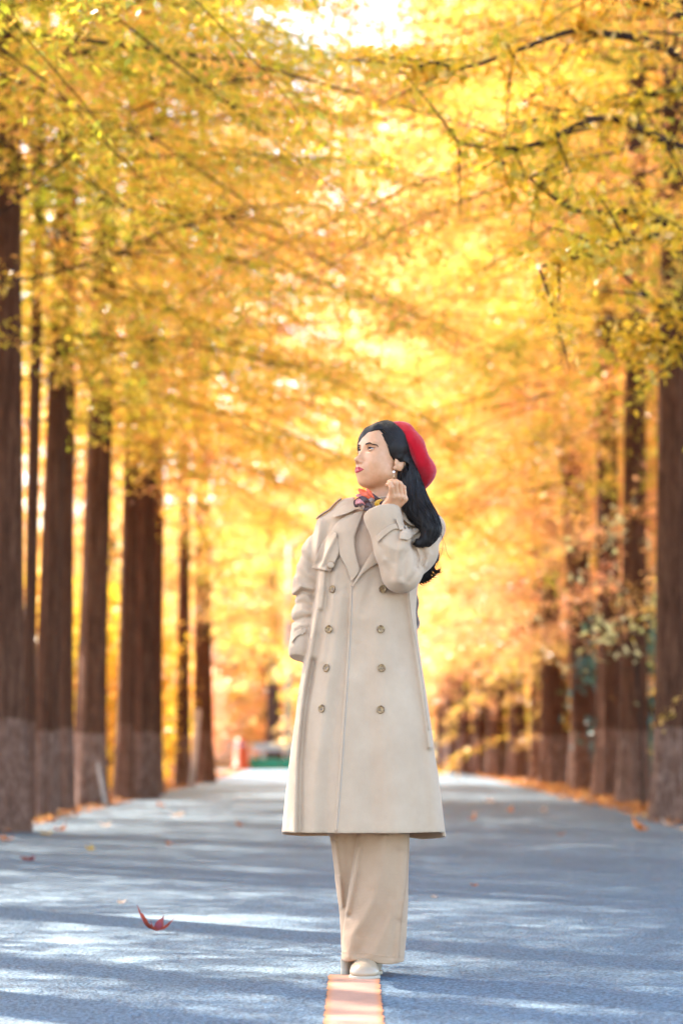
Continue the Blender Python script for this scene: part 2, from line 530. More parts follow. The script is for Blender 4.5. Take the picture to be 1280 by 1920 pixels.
# ---- leaf clouds: numpy builders of thin rhombic blades
def blades(C, D, Nn, L, Wd, curl=.12):
    """C base points, D directions, Nn normals; returns verts, quads"""
    S = np.cross(D, Nn); S /= np.linalg.norm(S, axis=1)[:, None] + 1e-9
    U = np.cross(S, D)
    L = L[:, None]; Wd = Wd[:, None]
    V = np.stack([C, C + D * L * .45 + S * Wd * .5 - U * L * curl * .3, C + D * L - U * L * curl, C + D * L * .45 - S * Wd * .5 - U * L * curl * .3], 1).reshape(-1, 3)
    n = len(C)
    return V, (np.arange(n)[:, None] * 4 + np.arange(4)[None]).astype(np.int32)
def unit(v): return v / (np.linalg.norm(v, axis=-1, keepdims=True) + 1e-9)

def conifer(seed, H=21.0, z0=2.6, nb=120, droop=.35, reach=4.9, per=300, L=.075, Wd=.026, side=None, top=None):
    """limbs + feathery blades of one redwood crown; side biases boughs"""
    r = np.random.default_rng(seed); limb = Buf(); Cs, Ds, Ns = [], [], []
    hs = z0 + (H - z0) * (np.sort(r.random(nb)) ** 1.15)
    for i, h in enumerate(hs):
        az = i * 2.399 + r.normal(0, .3)
        ln = reach * max(.08, 1 - (h - z0) / (H - z0)) ** .38 * r.uniform(.55, 1.1)
        rise = r.uniform(-.05, .55) if h > z0 + 3 else r.uniform(-.15, .35)
        t = np.linspace(0, 1, 9); out = ln * t
        z = h + rise * ln * t - droop * ln * t ** 2.2
        wob = r.normal(0, .09, (9, 2)).cumsum(0) * ln * .12
        P = np.c_[np.cos(az) * out + wob[:, 0], np.sin(az) * out + wob[:, 1], z]
        limb.tube(P, np.linspace(.010 * ln / 3 + .003, .0015, 9), 4, cap=False)
        # side twigs, flat sprays
        nt = max(5, int(13 * ln)); per_t = max(6, int(per / 21))
        for k in range(nt):
            s = r.uniform(.12, 1.06); p0 = np.array([np.interp(s, t, P[:, q]) for q in range(3)])
            a2 = az + r.choice([-1, 1]) * r.uniform(.5, 1.25); tl = r.uniform(.30, .85) * (1.15 - .5 * s)
            d = np.array([math.cos(a2), math.sin(a2), r.uniform(-.65, .05)]); d /= np.linalg.norm(d)
            npn = int(per_t * tl / .5)
            u = np.sort(r.random(npn)) * tl
            c = p0 + d * u[:, None] + np.array([0, 0, -1]) * (u[:, None] ** 2) * .25 + r.normal(0, .045, (npn, 3))
            sd = np.where(np.arange(npn) % 2 == 0, 1, -1)[:, None]
            sv = np.cross(d, [0, 0, 1.0])
            dd = unit(d * .75 + sv * sd * .85 + r.normal(0, .50, (npn, 3)))
            Cs.append(c); Ds.append(dd); Ns.append(unit(np.array([0, 0, 1.0]) + r.normal(0, .55, (npn, 3))))
    C = np.concatenate(Cs); D = np.concatenate(Ds); N_ = np.concatenate(Ns); n = len(C)
    V, F = blades(C, D, N_, r.uniform(.6, 1.3, n) * L, r.uniform(.7, 1.3, n) * Wd)
    return limb.mesh('limbs'), np_mesh('crown', V, F, smooth=False)

def trunk_mesh(seed, H=21.0, r0=.27):
    """buttressed, fluted redwood trunk"""
    r = np.random.default_rng(seed); n = 30
    hs = np.r_[-.15, 0, .12, .3, .55, .9, 1.4, 2.1, 3.0, 4.2, 5.8, 8, 11, 14, 17.5, H]
    fl = r.integers(5, 8); ph = r.uniform(0, 6.28, 4); lean = r.normal(0, .008, 2)
    a = np.linspace(0, 2 * np.pi, n, endpoint=False); V = []
    for h in hs:
        rad = r0 * ((1 - max(h, 0) / (H * 1.03)) ** .8) + .10 * math.exp(-max(h, 0) / .55) * (r0 / .27)
        ridge = 1 + (.13 * math.exp(-h / 2.2) + .035) * np.sin(fl * a + ph[0] + .12 * h) + .04 * np.sin((fl + 4) * a + ph[1] - .2 * h) + .02 * np.sin(17 * a + ph[2])
        V.append(np.c_[rad * ridge * np.cos(a) + lean[0] * h + .05 * math.sin(h * .35 + ph[3]), rad * ridge * np.sin(a) + lean[1] * h, np.full(n, h)])
    F = [(i * n + j, i * n + (j + 1) % n, (i + 1) * n + (j + 1) % n, (i + 1) * n + j) for i in range(len(hs) - 1) for j in range(n)]
    b = Buf(); b.add(np.concatenate(V), F); return b.mesh('trunk')

TR = [trunk_mesh(30 + i, r0=rr) for i, rr in enumerate((.20, .21, .19, .22))]
for me in TR: me.materials.append(MATS['bark'])
CROWNS = {'high': [conifer(50 + i, z0=4.2, per=330, nb=125) for i in range(3)],
          'low': [conifer(60 + i, z0=2.5, per=330, nb=140, droop=.45) for i in range(3)],
          'near': [conifer(80, z0=5.3, per=300, nb=130, droop=.25)],
          'far': [conifer(70 + i, z0=1.4, per=170, nb=150, droop=.4, L=.16, Wd=.065) for i in range(2)]}
for k, lst in CROWNS.items():
    for lm, cm in lst:
        lm.materials.append(MATS['branch_bark']); cm.materials.append(MATS['needles'])
ORD = ['first', 'second', 'third', 'fourth', 'fifth', 'sixth', 'seventh', 'eighth', 'ninth', 'tenth', 'eleventh', 'twelfth', 'thirteenth', 'fourteenth',
       'fifteenth', 'sixteenth', 'seventeenth', 'eighteenth', 'nineteenth', 'twentieth', 'twenty-first', 'twenty-second', 'twenty-third', 'twenty-fourth']
def redwood(x, y, kind, label, group, rot=None, sc=1.0, v=None, crown=True, thin=1.0, dia=None, plain=False, tone=None):
    v = rng.integers(0, 100) if v is None else v
    t = empty('redwood_tree', (x, y, 0), rng.uniform(0, 6.28) if rot is None else rot)
    t.scale = (sc * thin, sc * thin, sc)
    tag(t, label, 'tree', group)
    tk_ = link_mesh('trunk', TR[v % len(TR)], None, t)
    if kind == 'low' and tone is None: tone = 'needles_peach'
    if plain: tk_.material_slots[0].link = 'OBJECT'; tk_.material_slots[0].material = MATS['bark_plain']
    if dia:
        dia *= .86; tk_.scale = (dia / .42, dia / .42, 1); tk_.rotation_euler = (rng.normal(0, .008), rng.normal(0, .008), 0)
    if crown:
        lm, cm = CROWNS[kind][v % len(CROWNS[kind])]
        link_mesh('limbs', lm, None, t)['kind'] = 'stuff'; co = link_mesh('crown', cm, None, t); co['kind'] = 'stuff'
        if tone: co.material_slots[0].link = 'OBJECT'; co.material_slots[0].material = MATS[tone]
    return t
def from_px(px, py):   # where a trunk foot seen at this pixel stands on flat ground
    d = _RC @ np.array([(px - 640) / FPX, -(py - 960) / FPX, -1.0]); t = -_C[2] / d[2]
    return (_C + d * t)[:2]
# left row, near to far: photo foot pixel, crown kind
LEFT = [(12, 1560, 'near', .38), (62, 1540, 'near', .13), (90, 1530, 'high', .30), (134, 1524, 'near', .15), (180, 1511, 'high', .40), (240, 1500, 'high', .24), (268, 1498, 'high', .42), (300, 1490, 'high', .18), (349, 1475, 'high', .26), (386, 1468, 'low', .42)]
for i, (px, py, k, dia) in enumerate(LEFT):
    x, y = from_px(px, py)
    redwood(x - .05, y, k, f'{ORD[i]} redwood from the camera in the row along the left road edge', 'redwoods lining the left road edge', v=i, dia=dia, tone='needles_olive' if i in (0, 4) else None)
RIGHT = [(1268, 1541, 'near', .44), (1180, 1506, 'near', .40), (1134, 1494, 'near', .36), (1088, 1481, 'high', .50), (1035, 1470, 'high', .44), (1005, 1466, 'low', .30), (966, 1461, 'low', .36), (925, 1457, 'low', .4),
         (897, 1454, 'low', .36), (868, 1452, 'low', .36), (845, 1450, 'low', .36), (826, 1449, 'low', .36)]
for i, (px, py, k, dia) in enumerate(RIGHT):
    x, y = from_px(px, py)
    redwood(x + .05, y, k, f'{ORD[i]} redwood from the camera in the row along the right road edge', 'redwoods lining the right road edge', v=i + 1, dia=dia)
for i, (px, py, dia) in enumerate(((1160, 1497, .34), (1110, 1486, .36), (1060, 1475, .34), (1020, 1467, .34), (985, 1463, .32), (945, 1458, .34), (910, 1455, .34), (882, 1453, .32), (856, 1451, .32))):
    x, y = from_px(px, py)
    redwood(x + .75, y + .8, 'near' if i < 3 else 'high' if i < 5 else 'low', f'{ORD[i]} nearest redwood filling the gaps just behind the right row', 'redwoods close behind the right row', v=i + 2, dia=dia)
# roadside trees nearer than the frame shows: boughs and shade reach the picture; some added only to shade the road
for i, (x, y, lab) in enumerate(((-3.5, 8.5, 'redwood beside the road whose boughs hang over the upper left corner'), (-3.6, 4.8, 'redwood left of the woman nearer than the row in view'),
        (3.6, 10.6, 'redwood right of the woman with boughs in the upper right corner'), (-3.4, 1.6, 'redwood just left of the woman, outside the picture edge'),
        (-6.8, 6.2, 'unseen redwood added at back left to shade the road behind the woman'),
        (-6.9, 11.2, 'unseen redwood added at back left to shade the road before the nearest trunks'),
        (-3.6, -2.2, 'unseen redwood added left of the road to shade the foreground'), (3.7, 5.4, 'redwood close on the right of the woman'),
        (-3.5, 12.2, 'redwood left of the road just before the nearest trunk in view'))):
    redwood(x, y, 'near', lab, 'redwoods close to the woman', v=i, tone='needles_olive' if x < 0 and i % 3 != 1 else None)
# second and third rows
k2 = 0
for side in (-1, 1):
    sd = 'left' if side < 0 else 'right'
    n_ = 0
    for row, x0 in enumerate((6.2, 9.4, 13.0) if side > 0 else (6.4, 10.5)):
        for j in range(9 - row):
            y = 13 + row * 6 + j * 5.4 + rng.uniform(-1.2, 1.2)
            x = side * (x0 + (1.0 if side < 0 else 0) + rng.uniform(-.7, .7))
            if side < 0 and (y > 43 or (row == 1 and y > 24)): continue
            redwood(x, y, 'low' if y < 42 else 'far', f'{ORD[n_]} nearest redwood standing back in the wood {sd} of the road', f'redwoods in the wood {sd} of the road', sc=rng.uniform(.85, 1.05), thin=rng.uniform(.7, 1.0), plain=side < 0)
            n_ += 1
n_ = 0
for j in range(24):
    x = -33 + j * 2.7 + rng.uniform(-.7, .7); y = 84 + (j % 3) * 6 + rng.uniform(-1, 1)
    redwood(x, y, 'far', f'{ORD[n_]} tree from the left in the hazy wood beyond the road end', 'trees beyond the road end', sc=rng.uniform(1.0, 1.35), plain=True, tone='needles_peach'); n_ += 1

for i, (x, y) in enumerate(((1.5, 67.5), (5.2, 70), (-2.6, 72), (8.8, 66.5), (3.4, 76), (-.4, 79))):
    redwood(x, y, 'near', f'{ORD[i]} nearest of the tall trees straight behind the end of the road', 'tall trees straight behind the road end', sc=rng.uniform(1.1, 1.3), plain=True, v=i, tone='needles_peach')
# ---- leafy shrubs and broadleaf trees
def broadleaf(seed, n, size, L, Wd, shape=(1, 1, 1), stems=7, clump=.22, nc=60):
    r = np.random.default_rng(seed); st = Buf()
    cen = unit(r.normal(size=(nc, 3))) * (r.random((nc, 1)) ** .45) * np.array(shape) * size * .5
    cen[:, 2] = np.abs(cen[:, 2] + shape[2] * size * .5)
    for c in cen[:: max(1, nc // (stems * 3))]:
        st.tube(smooth_curve([(0, 0, 0), (c[0] * .3, c[1] * .3, c[2] * .55), c], 7), np.linspace(.03, .004, 7) * size / 2, 4, cap=False)
    w = r.integers(0, nc, n); C = cen[w] + r.normal(0, clump * size * .25, (n, 3)); C[:, 2] = np.abs(C[:, 2])
    D = unit(r.normal(size=(n, 3)) + [0, 0, -.5]); Nn_ = unit(r.normal(size=(n, 3)) + [0, 0, 1.2])
    V, F = blades(C, D, Nn_, r.uniform(.6, 1.3, n) * L, r.uniform(.7, 1.2, n) * Wd, .2)
    return st.mesh('stems'), np_mesh('foliage', V, F, smooth=False)
SHR = [broadleaf(90 + i, 5200, 2.6, .085, .055, (1, 1, 1.15)) for i in range(2)]
def shrub(name, x, y, sc, mt, label, cat, group=None, v=0, zs=1.0):
    st, fo = SHR[v % 2]
    t = empty(name, (x, y, -.03), rng.uniform(0, 6.28)); t.scale = (sc, sc, sc * zs); tag(t, label, cat, group)
    a = link_mesh('stems', st, MATS['branch_bark'], t)
    b_ = link_mesh('foliage', fo, MATS[mt], t)
    if fo.materials[0] != MATS[mt]:
        b_.material_slots[0].link = 'OBJECT'; b_.material_slots[0].material = MATS[mt]
    return t
SL = [(122, 1500, .9), (218, 1492, .9), (310, 1480, 1.0), (150, 1488, 1.2), (330, 1471, 1.1), (60, 1500, 1.0), (240, 1480, 1.2), (352, 1466, 1.0)]
for i, (px, py, s) in enumerate(SL):
    x, y = from_px(px, py)
    shrub('yellow_shrub', x - .7 - .25 * (i % 3), y + 2, s, 'yellow_leaves', f'{ORD[i]} nearest bright yellow shrub glowing between the left trunks', 'shrub', 'yellow shrubs behind the left row', i)
for i, (px, py, s) in enumerate(((1232, 1492, .95), (1215, 1478, 1.1), (1250, 1470, 1.3))):
    x, y = from_px(px, py)
    shrub('dark_shrub', x + .3, y + 1, s, 'teal_leaves', ['blue green shrub between the two nearest right trunks', 'second blue green shrub behind the first at the right edge', 'tall blue green bush farthest back at the right edge'][i], 'shrub', 'blue green shrubs at the right', i, 1.1)
for i in range(5):
    y = 18 + i * 3.4; x = 5.0 + rng.uniform(0, 2.2)
    shrub('undergrowth_shrub', x, y, rng.uniform(.6, 1.0), 'yellow_leaves', f'{ORD[i]} yellow green shrub from the camera behind the right row of trunks', 'shrub', 'undergrowth behind the right row', i)
for i, (px, py, s, zs_) in enumerate(((408, 1459, .9, 1.4), (398, 1457, .7, .9), (388, 1460, .8, 1.0))):
    x, y = from_px(px, py)
    shrub('rosy_shrub', x - .9, y + 1.5, s, 'rosy_leaves', ['tall sunlit pinkish shrub beside the last left trunk', 'low pale pink shrub behind the tall pinkish one', 'pink orange shrub tucked behind the last left trunk'][i], 'shrub', 'sunlit shrubs at the bend', i, zs_)

# broadleaf tree whose boughs hang into the upper right
bt = empty('broadleaf_tree', (0, 0, 0)); tag(bt, 'yellow broadleaf tree whose dark boughs reach across the upper right of the picture', 'tree')
def bough_tree(parent, root, boughs, leaf_n, L, Wd, seed, mt):
    r = np.random.default_rng(seed); Cs = []
    for pts, r0 in boughs:
        b = Buf()
        q = smooth_curve([W(*p) for p in pts], 22)
        b.tube(q, np.linspace(r0, .006, 22), 7)
        for k in range(13):       # side twigs
            s = r.integers(4, 22); d = unit(q[min(s + 1, 21)] - q[s - 1] + r.normal(0, .10, 3)); side = unit(r.normal(size=3) * [1, .9, .5])
            ln = r.uniform(.25, .8); tw = np.array([q[s] + (d * .55 + side * .7) * ln * t + np.array([0, 0, -.25]) * (ln * t) ** 2 for t in np.linspace(0, 1, 7)])
            b.tube(tw, np.linspace(.009, .002, 7), 4, cap=False)
            Cs.append((tw, ln))
        Cs.append((q[6:], 1.4))
        link_mesh('bough', b.mesh('bough'), MATS['branch_bark'], parent)
    C = []
    tot = sum(l for _, l in Cs)
    for q, l in Cs:
        n = int(leaf_n * l / tot); u = r.random(n) * (len(q) - 1.001); i = u.astype(int); f = (u - i)[:, None]
        C.append(q[i] * (1 - f) + q[i + 1] * f + r.normal(0, .035, (n, 3)))
    C = np.concatenate(C); n = len(C)
    D = unit(r.normal(size=(n, 3)) * [1, 1, .5] + [0, 0, -.45]); Nn_ = unit(r.normal(size=(n, 3)) + [0, 0, 1.3])
    V, F = blades(C, D, Nn_, r.uniform(.6, 1.3, n) * L, r.uniform(.8, 1.2, n) * Wd, .18)
    link_mesh('foliage', np_mesh('foliage', V, F, smooth=False), MATS[mt], parent)['kind'] = 'stuff'
tb = Buf(); tx, ty = 3.9, 7.2
tb.tube(smooth_curve([(tx, ty, -.1), (tx + .05, ty, 1.5), (tx - .05, ty + .1, 3.2), (tx + .1, ty, 5.5), (tx, ty, 8)], 20), np.linspace(.17, .05, 20), 12)
tk = link_mesh('trunk', tb.mesh('trunk'), MATS['branch_bark'], bt)
R0 = to_px(np.array([tx, ty, 3.0])); 
def P3(px, py, y): return (px, py, y)
bough_tree(bt, None, [
    ([(1560, 330, 7.2), (1380, 200, 7.0), (1250, 90, 6.5), (1120, 60, 6.2), (1060, 60, 6.0), (880, 125, 5.8), (770, 128, 5.8)], .035),
    ([(1540, 420, 7.2), (1400, 330, 6.4), (1240, 260, 6.0), (1130, 220, 6.0), (1010, 268, 5.8), (930, 278, 5.7), (860, 268, 5.6)], .030),
    ([(1550, 480, 7.2), (1400, 440, 7.0), (1280, 430, 6.6), (1180, 395, 6.5), (1080, 395, 6.4), (1000, 340, 6.3), (940, 300, 6.2)], .028),
    ([(1540, 520, 7.2), (1400, 560, 7.4), (1290, 600, 7.4), (1220, 560, 7.3), (1150, 500, 7.2), (1100, 470, 7.1)], .022),
    ([(1550, 520, 7.2), (1380, 470, 6.0), (1270, 440, 5.2), (1180, 450, 5.0), (1090, 480, 5.0), (1010, 500, 5.0)], .020),
    ([(1550, 380, 7.2), (1380, 230, 7.6), (1280, 170, 7.6), (1180, 190, 7.5), (1080, 210, 7.4), (980, 190, 7.3)], .026),
    ([(1540, 200, 7.2), (1360, 60, 6.8), (1240, 20, 6.5), (1150, -20, 6.4), (1000, -30, 6.3)], .03),
    ([(1560, 640, 7.2), (1420, 640, 7.6), (1310, 660, 7.6), (1240, 640, 7.5), (1180, 650, 7.5)], .018),
], 4800, .068, .040, 5, 'yellow_leaves')
bt2 = empty('broadleaf_sapling', (0, 0, 0)); tag(bt2, 'slender sapling with pale drooping leaves in front of the thick right trunks', 'tree')
bough_tree(bt2, None, [([(1205, 1530, 18.0), (1200, 1350, 18.0), (1180, 1180, 18.0), (1150, 1060, 17.9), (1125, 960, 17.8)], .016),
                       ([(1200, 1350, 18.0), (1190, 1230, 17.8), (1150, 1190, 17.7), (1110, 1160, 17.6)], .010),
                       ([(1190, 1250, 18.0), (1215, 1160, 17.9), (1255, 1120, 17.8), (1275, 1150, 17.7)], .010)], 230, .105, .050, 9, 'pale_leaves')
# boughs hanging in from the left side, upper corner
bt3 = empty('leaning_tree', (0, 0, 0)); tag(bt3, 'tree outside the left edge whose thin dark boughs slant across the upper left', 'tree')
tb = Buf(); tb.tube(smooth_curve([(-4.3, 9.4, -.1), (-4.2, 9.4, 2), (-4.3, 9.5, 5), (-4.2, 9.4, 8.5)], 16), np.linspace(.15, .05, 16), 12)
link_mesh('trunk', tb.mesh('trunk'), MATS['branch_bark'], bt3)
bough_tree(bt3, None, [
    ([(-180, 420, 9.4), (-40, 300, 9.2), (60, 200, 9), (150, 60, 9), (250, 5, 9), (330, -20, 9)], .012),
    ([(-180, 520, 9.4), (0, 400, 9.6), (180, 250, 9.8), (320, 180, 9.8), (440, 150, 9.8)], .010),
    ([(-180, 560, 9.4), (60, 520, 9.6), (200, 480, 9.8), (330, 425, 9.8), (470, 400, 9.8)], .009)], 1300, .055, .020, 6, 'needles')

# ---- slim props and stakes among the left trunks
for i, (p0, p1, y_, r_) in enumerate((((58, 1535), (40, 1130), 14.2, .030), ((200, 1512), (150, 1290), 19.5, .026), ((88, 1528), (30, 1330), 15.5, .020), ((358, 1478), (372, 1330), 33, .05), ((20, 1545), (34, 1370), 14.5, .024), ((385, 1466), (340, 1270), 37.5, .05))):
    a = from_px(*p0); a3 = np.array([a[0], a[1], -.05]); b3 = W(p1[0], p1[1], a[1] + .2)
    b = Buf(); b.tube([a3, (a3 * .6 + b3 * .4) + [.01, 0, 0], b3], [r_, r_ * .95, r_ * .85], 8)
    o = link_mesh('support_pole', b.mesh('support_pole'), MATS['pale_pole'])
    tag(o, ['tall pale stake leaning among the nearest left trunks', 'slanting pole propped against the third left trunk', 'thin pole leaning left beside the second left trunk',
            'pale upright stake beside the fifth left trunk', 'short pale stake before the first left trunk', 'slanting pole against the last left trunk'][i], 'pole', 'props among the left trunks')

# ---- road end: green kerb, white rail, orange drum, lamp post, low building, hill
m = mat('green_paint'); princ(m, (.003, .19, .10), .5, .4, bump(m, noise(m, 30), .2, .01))
m = mat('white_paint'); princ(m, (.34, .36, .38), .6, .3)
m = mat('orange_plastic'); princ(m, (.42, .060, .004), .5, .3)
m = mat('pale_metal'); princ(m, (.10, .17, .21), .5, .4)
m = mat('wall_grey'); princ(m, ramp(m, noise(m, 2, 4), [(.3, (.42, .47, .52)), (.7, (.52, .56, .60))]), .85, .2)
m = mat('hill_green'); princ(m, ramp(m, noise(m, .05, 6, .7), [(.3, (.06, .10, .11)), (.5, (.14, .15, .09)), (.7, (.30, .17, .05))]), 1.0, 0, bump(m, noise(m, .3, 5), 1, 3))
bar = empty('green_barrier', (-1.9, END_Y + 1.6, 0)); tag(bar, 'low green painted barrier wall across the far end of the road', 'barrier')
b = Buf()
for i in range(9):
    x0 = -1.15 + i * 1.05
    b2 = Buf(); b2.add([(x0, 0, 0), (x0 + 1.02, 0, 0), (x0 + 1.02, .30, 0), (x0, .30, 0), (x0, .06, .30), (x0 + 1.02, .06, .30), (x0 + 1.02, .22, .30), (x0, .22, .30)],
                       [(0, 3, 2, 1), (4, 5, 6, 7), (0, 1, 5, 4), (1, 2, 6, 5), (2, 3, 7, 6), (3, 0, 4, 7)])
    link_mesh('barrier_block', b2.mesh('barrier_block', False), MATS['green_paint'], bar)
rl = empty('guard_rail', (-1.6, END_Y + 3.0, 0)); tag(rl, 'white guard rail standing behind the green barrier', 'rail')
b = Buf()
prof = [(0, .50), (.05, .56), (0, .62), (.05, .68), (0, .74)]
for k in range(4):
    pass
V2 = [(x, p[0], p[1]) for x in (-1.2, 9.0) for p in prof] + [(x, p[0] + .02, p[1]) for x in (-1.2, 9.0) for p in prof]
F = [(i, i + 5, i + 6, i + 1) for i in range(4)] + [(10 + i, 10 + i + 1, 10 + i + 6, 10 + i + 5) for i in range(4)] + [(0, 10, 15, 5), (4, 9, 19, 14)]
b.add(V2, F); link_mesh('rail_beam', b.mesh('rail_beam', False), MATS['white_paint'], rl)
for k in range(6):
    b = Buf(); b.box(-1.0 + k * 1.9, -.9 + k * 1.9, .03, .13, -.1, .75); link_mesh('rail_post', b.mesh('rail_post', False), MATS['white_paint'], rl)
ox, oy = from_px(452, 1446)
dr = empty('traffic_drum', (W(452, 1440, END_Y + 1.2)[0], END_Y + 1.2, 0)); tag(dr, 'orange traffic drum at the left end of the green barrier', 'barrel')
b = Buf(); b.lathe([(.001, .0), (.22, 0), (.22, .08), (.17, .10), (.165, .35), (.15, .36), (.145, .60), (.12, .62), (.11, .68), (.001, .68)], 20)
link_mesh('drum_body', b.mesh('drum_body'), MATS['orange_plastic'], dr)
b = Buf(); b.lathe([(.150, .52), (.150, .56)], 20); link_mesh('white_band', b.mesh('white_band'), MATS['white_paint'], dr); dr.scale = (1.2, 1.2, 1.25)
lp = empty('lamp_post', (W(541, 1400, END_Y + 6)[0], END_Y + 6, 0)); tag(lp, 'pale blue lamp post behind the rail, just left of the woman', 'lamp post')
b = Buf(); b.tube([(0, 0, 0), (0, 0, 3), (0, 0, 6.5)], [.10, .085, .06], 12); link_mesh('post', b.mesh('post'), MATS['pale_metal'], lp)
b = Buf(); b.tube([(0, 0, 6.4), (.5, 0, 6.8), (1.2, 0, 6.9)], [.05, .04, .04], 8); link_mesh('arm', b.mesh('arm'), MATS['pale_metal'], lp)
b = Buf(); b.box(1.1, 1.7, -.12, .12, 6.85, 6.95); link_mesh('lamp_head', b.mesh('lamp_head', False), MATS['white_paint'], lp)
hs_ = empty('low_building', (-5, END_Y + 48, 0)); tag(hs_, 'hazy pale grey building far behind the end of the road', 'building')
b = Buf(); b.box(-6, 7, 0, 8, 0, 4.2); link_mesh('wall', b.mesh('wall', False), MATS['wall_grey'], hs_)
b = Buf(); b.box(-6.4, 7.4, -.4, 8.4, 4.2, 4.5); link_mesh('roof', b.mesh('roof', False), MATS['pale_metal'], hs_)
for k in range(5):
    b = Buf(); b.box(-5 + k * 2.5, -3.6 + k * 2.5, -.03, .02, 1.2, 2.7); link_mesh('window', b.mesh('window', False), MATS['teal_leaves'] if False else MATS['hill_green'], hs_)
# hill ridge
n = 80; xs_ = np.linspace(-260, 260, n); V2 = []
for yy, f_ in ((150, 0), (200, .55), (260, 1.0), (330, .7)):
    for x in xs_: V2.append((x, yy, -.1 + f_ * (26 + 8 * math.sin(x * .021 + 1) + 4 * math.sin(x * .06))))
b = Buf(); b.add(V2, [(r_ * n + i, r_ * n + i + 1, (r_ + 1) * n + i + 1, (r_ + 1) * n + i) for r_ in range(3) for i in range(n - 1)])
o = link_mesh('hill', b.mesh('hill'), MATS['hill_green']); o['kind'] = 'structure'

# ---- fallen leaves
def lobed_leaf(seed, size, curl=.5, lobes=5, tips=None, lens=None):
    """maple-like blade with pointed lobes, curled upward, 2-sided thin sheet"""
    r = np.random.default_rng(seed); out = []
    tips = np.linspace(-2.2, 2.2, lobes) if tips is None else tips; lobes = len(tips)
    for i, a in enumerate(tips):
        ln = size * (lens[i] if lens else (1 - .17 * abs(i - (lobes - 1) / 2)) * r.uniform(.9, 1.1))
        if i > 0:
            am = (tips[i - 1] + a) / 2; out.append((am, size * .46))
        out.append((a - .30, ln * .62)); out.append((a - .10, ln * .80)); out.append((a, ln)); out.append((a + .12, ln * .78)); out.append((a + .30, ln * .64))
    out = [(-2.9, size * .2)] + out + [(2.9, size * .2)]
    V = [(0, 0, 0)]; 
    for f_ in (.5, 1.0):
        for a, q in out:
            rr = q * f_; z = curl * size * (rr / size) ** 2 * (1 + .5 * math.sin(2 * a + seed)) + .06 * size * math.cos(6.5 * a) * f_
            V.append((rr * math.sin(a) * (1 - .25 * curl * f_), rr * math.cos(a) * (1 - .25 * curl * f_), z))
    n = len(out); F = [(0, 1 + i, 2 + i) for i in range(n - 1)] + [(1 + i, 1 + n + i, 2 + n + i, 2 + i) for i in range(n - 1)]
    b = Buf(); b.add(V, F)
    b.tube([(0, 0, 0), (0, -size * .25, size * .05), (size * .05, -size * .5, size * .2)], size * .014, 4)
    return b.mesh('leaf_blade')
def dry_leaf_mat(name, c1, c2, c3):
    m = mat(name); n1 = noise(m, 30, 5, .6)
    c = ramp(m, n1, [(.3, c1), (.5, c2), (.72, c3)])
    d = nn(m, 'ShaderNodeBsdfDiffuse'); t = nn(m, 'ShaderNodeBsdfTranslucent'); lk(m, c, d.inputs[0]); lk(m, c, t.inputs[0])
    a = nn(m, 'ShaderNodeMixShader'); a.inputs[0].default_value = .3; lk(m, d.outputs[0], a.inputs[1]); lk(m, t.outputs[0], a.inputs[2])
    o = nn(m, 'ShaderNodeOutputMaterial'); lk(m, a.outputs[0], o.inputs[0])
dry_leaf_mat('leaf_red', (.10, .020, .015), (.24, .05, .03), (.22, .06, .09))
dry_leaf_mat('leaf_rust', (.20, .06, .02), (.48, .15, .04), (.60, .24, .07))
dry_leaf_mat('leaf_yellow', (.45, .26, .04), (.70, .45, .06), (.62, .36, .10))
dry_leaf_mat('leaf_pale', (.45, .30, .20), (.66, .48, .36), (.55, .38, .28))
x, y = from_px(292, 1752)
me = lobed_leaf(3, .088, .9, tips=[-1.55, -.75, .35, 1.25, 2.1], lens=[1.15, .55, .95, 1.1, .6]); o = link_mesh('maple_leaf', me, MATS['leaf_red']); o.location = (x, y, .002); o.rotation_euler = (R(6), R(4), R(0)); o.location.z = .012
tag(o, 'curled dark red maple leaf standing on the asphalt at lower left, with upturned points', 'leaf')
FL = [(54, 1614, .075, 'leaf_red', 'reddish brown leaf on the road near the left picture edge'), (170, 1594, .06, 'leaf_yellow', 'small yellow leaf right of the reddish leaf near the left edge'),
      (316, 1584, .05, 'leaf_rust', 'dark small leaf on the shaded road left of the woman'), (199, 1549, .085, 'leaf_pale', 'pale leaf lying near the left verge'),
      (303, 1510, .10, 'leaf_rust', 'orange leaf on the far road before the fourth left trunk'), (450, 1548, .06, 'leaf_rust', 'faint brown leaf left of the coat hem'),
      (226, 1695, .035, 'leaf_pale', 'tiny pale leaf above the curled maple leaf'), (889, 1662, .038, 'leaf_rust', 'small brown leaf on the road right of the trousers'),
      (813, 1684, .030, 'leaf_pale', 'tiny pale leaf close to the right trouser leg'), (1200, 1557, .12, 'leaf_rust', 'orange leaf at the right verge below the thick trunks'),
      (1050, 1566, .06, 'leaf_rust', 'small brown leaf left of the orange leaf at the right verge'), (884, 1537, .08, 'leaf_rust', 'small rust leaf just right of the coat'),
      (957, 1521, .09, 'leaf_rust', 'rust leaf lying before a sunlit patch at right'), (1018, 1521, .09, 'leaf_pale', 'pale leaf at the end of the sunlit patch at right'),
      (920, 1503, .12, 'leaf_pale', 'pale leaf at the far edge of the sunlit patch'), (335, 1530, .12, 'leaf_pale', 'pale leaf in the sunlit patch left of the coat'),
      (95, 1540, .13, 'leaf_rust', 'bright orange leaf at the foot of the pale stake'), (110, 1556, .11, 'leaf_rust', 'rust leaf just below the orange one by the pale stake'),
      (40, 1553, .12, 'leaf_red', 'red brown leaf at the foot of the nearest left trunk'), (10, 1575, .11, 'leaf_rust', 'orange leaf at the left picture edge on the road margin'),
      (85, 1564, .09, 'leaf_yellow', 'yellow leaf at the left road margin'), (1253, 1548, .11, 'leaf_pale', 'pale leaf beside the nearest right trunk')]
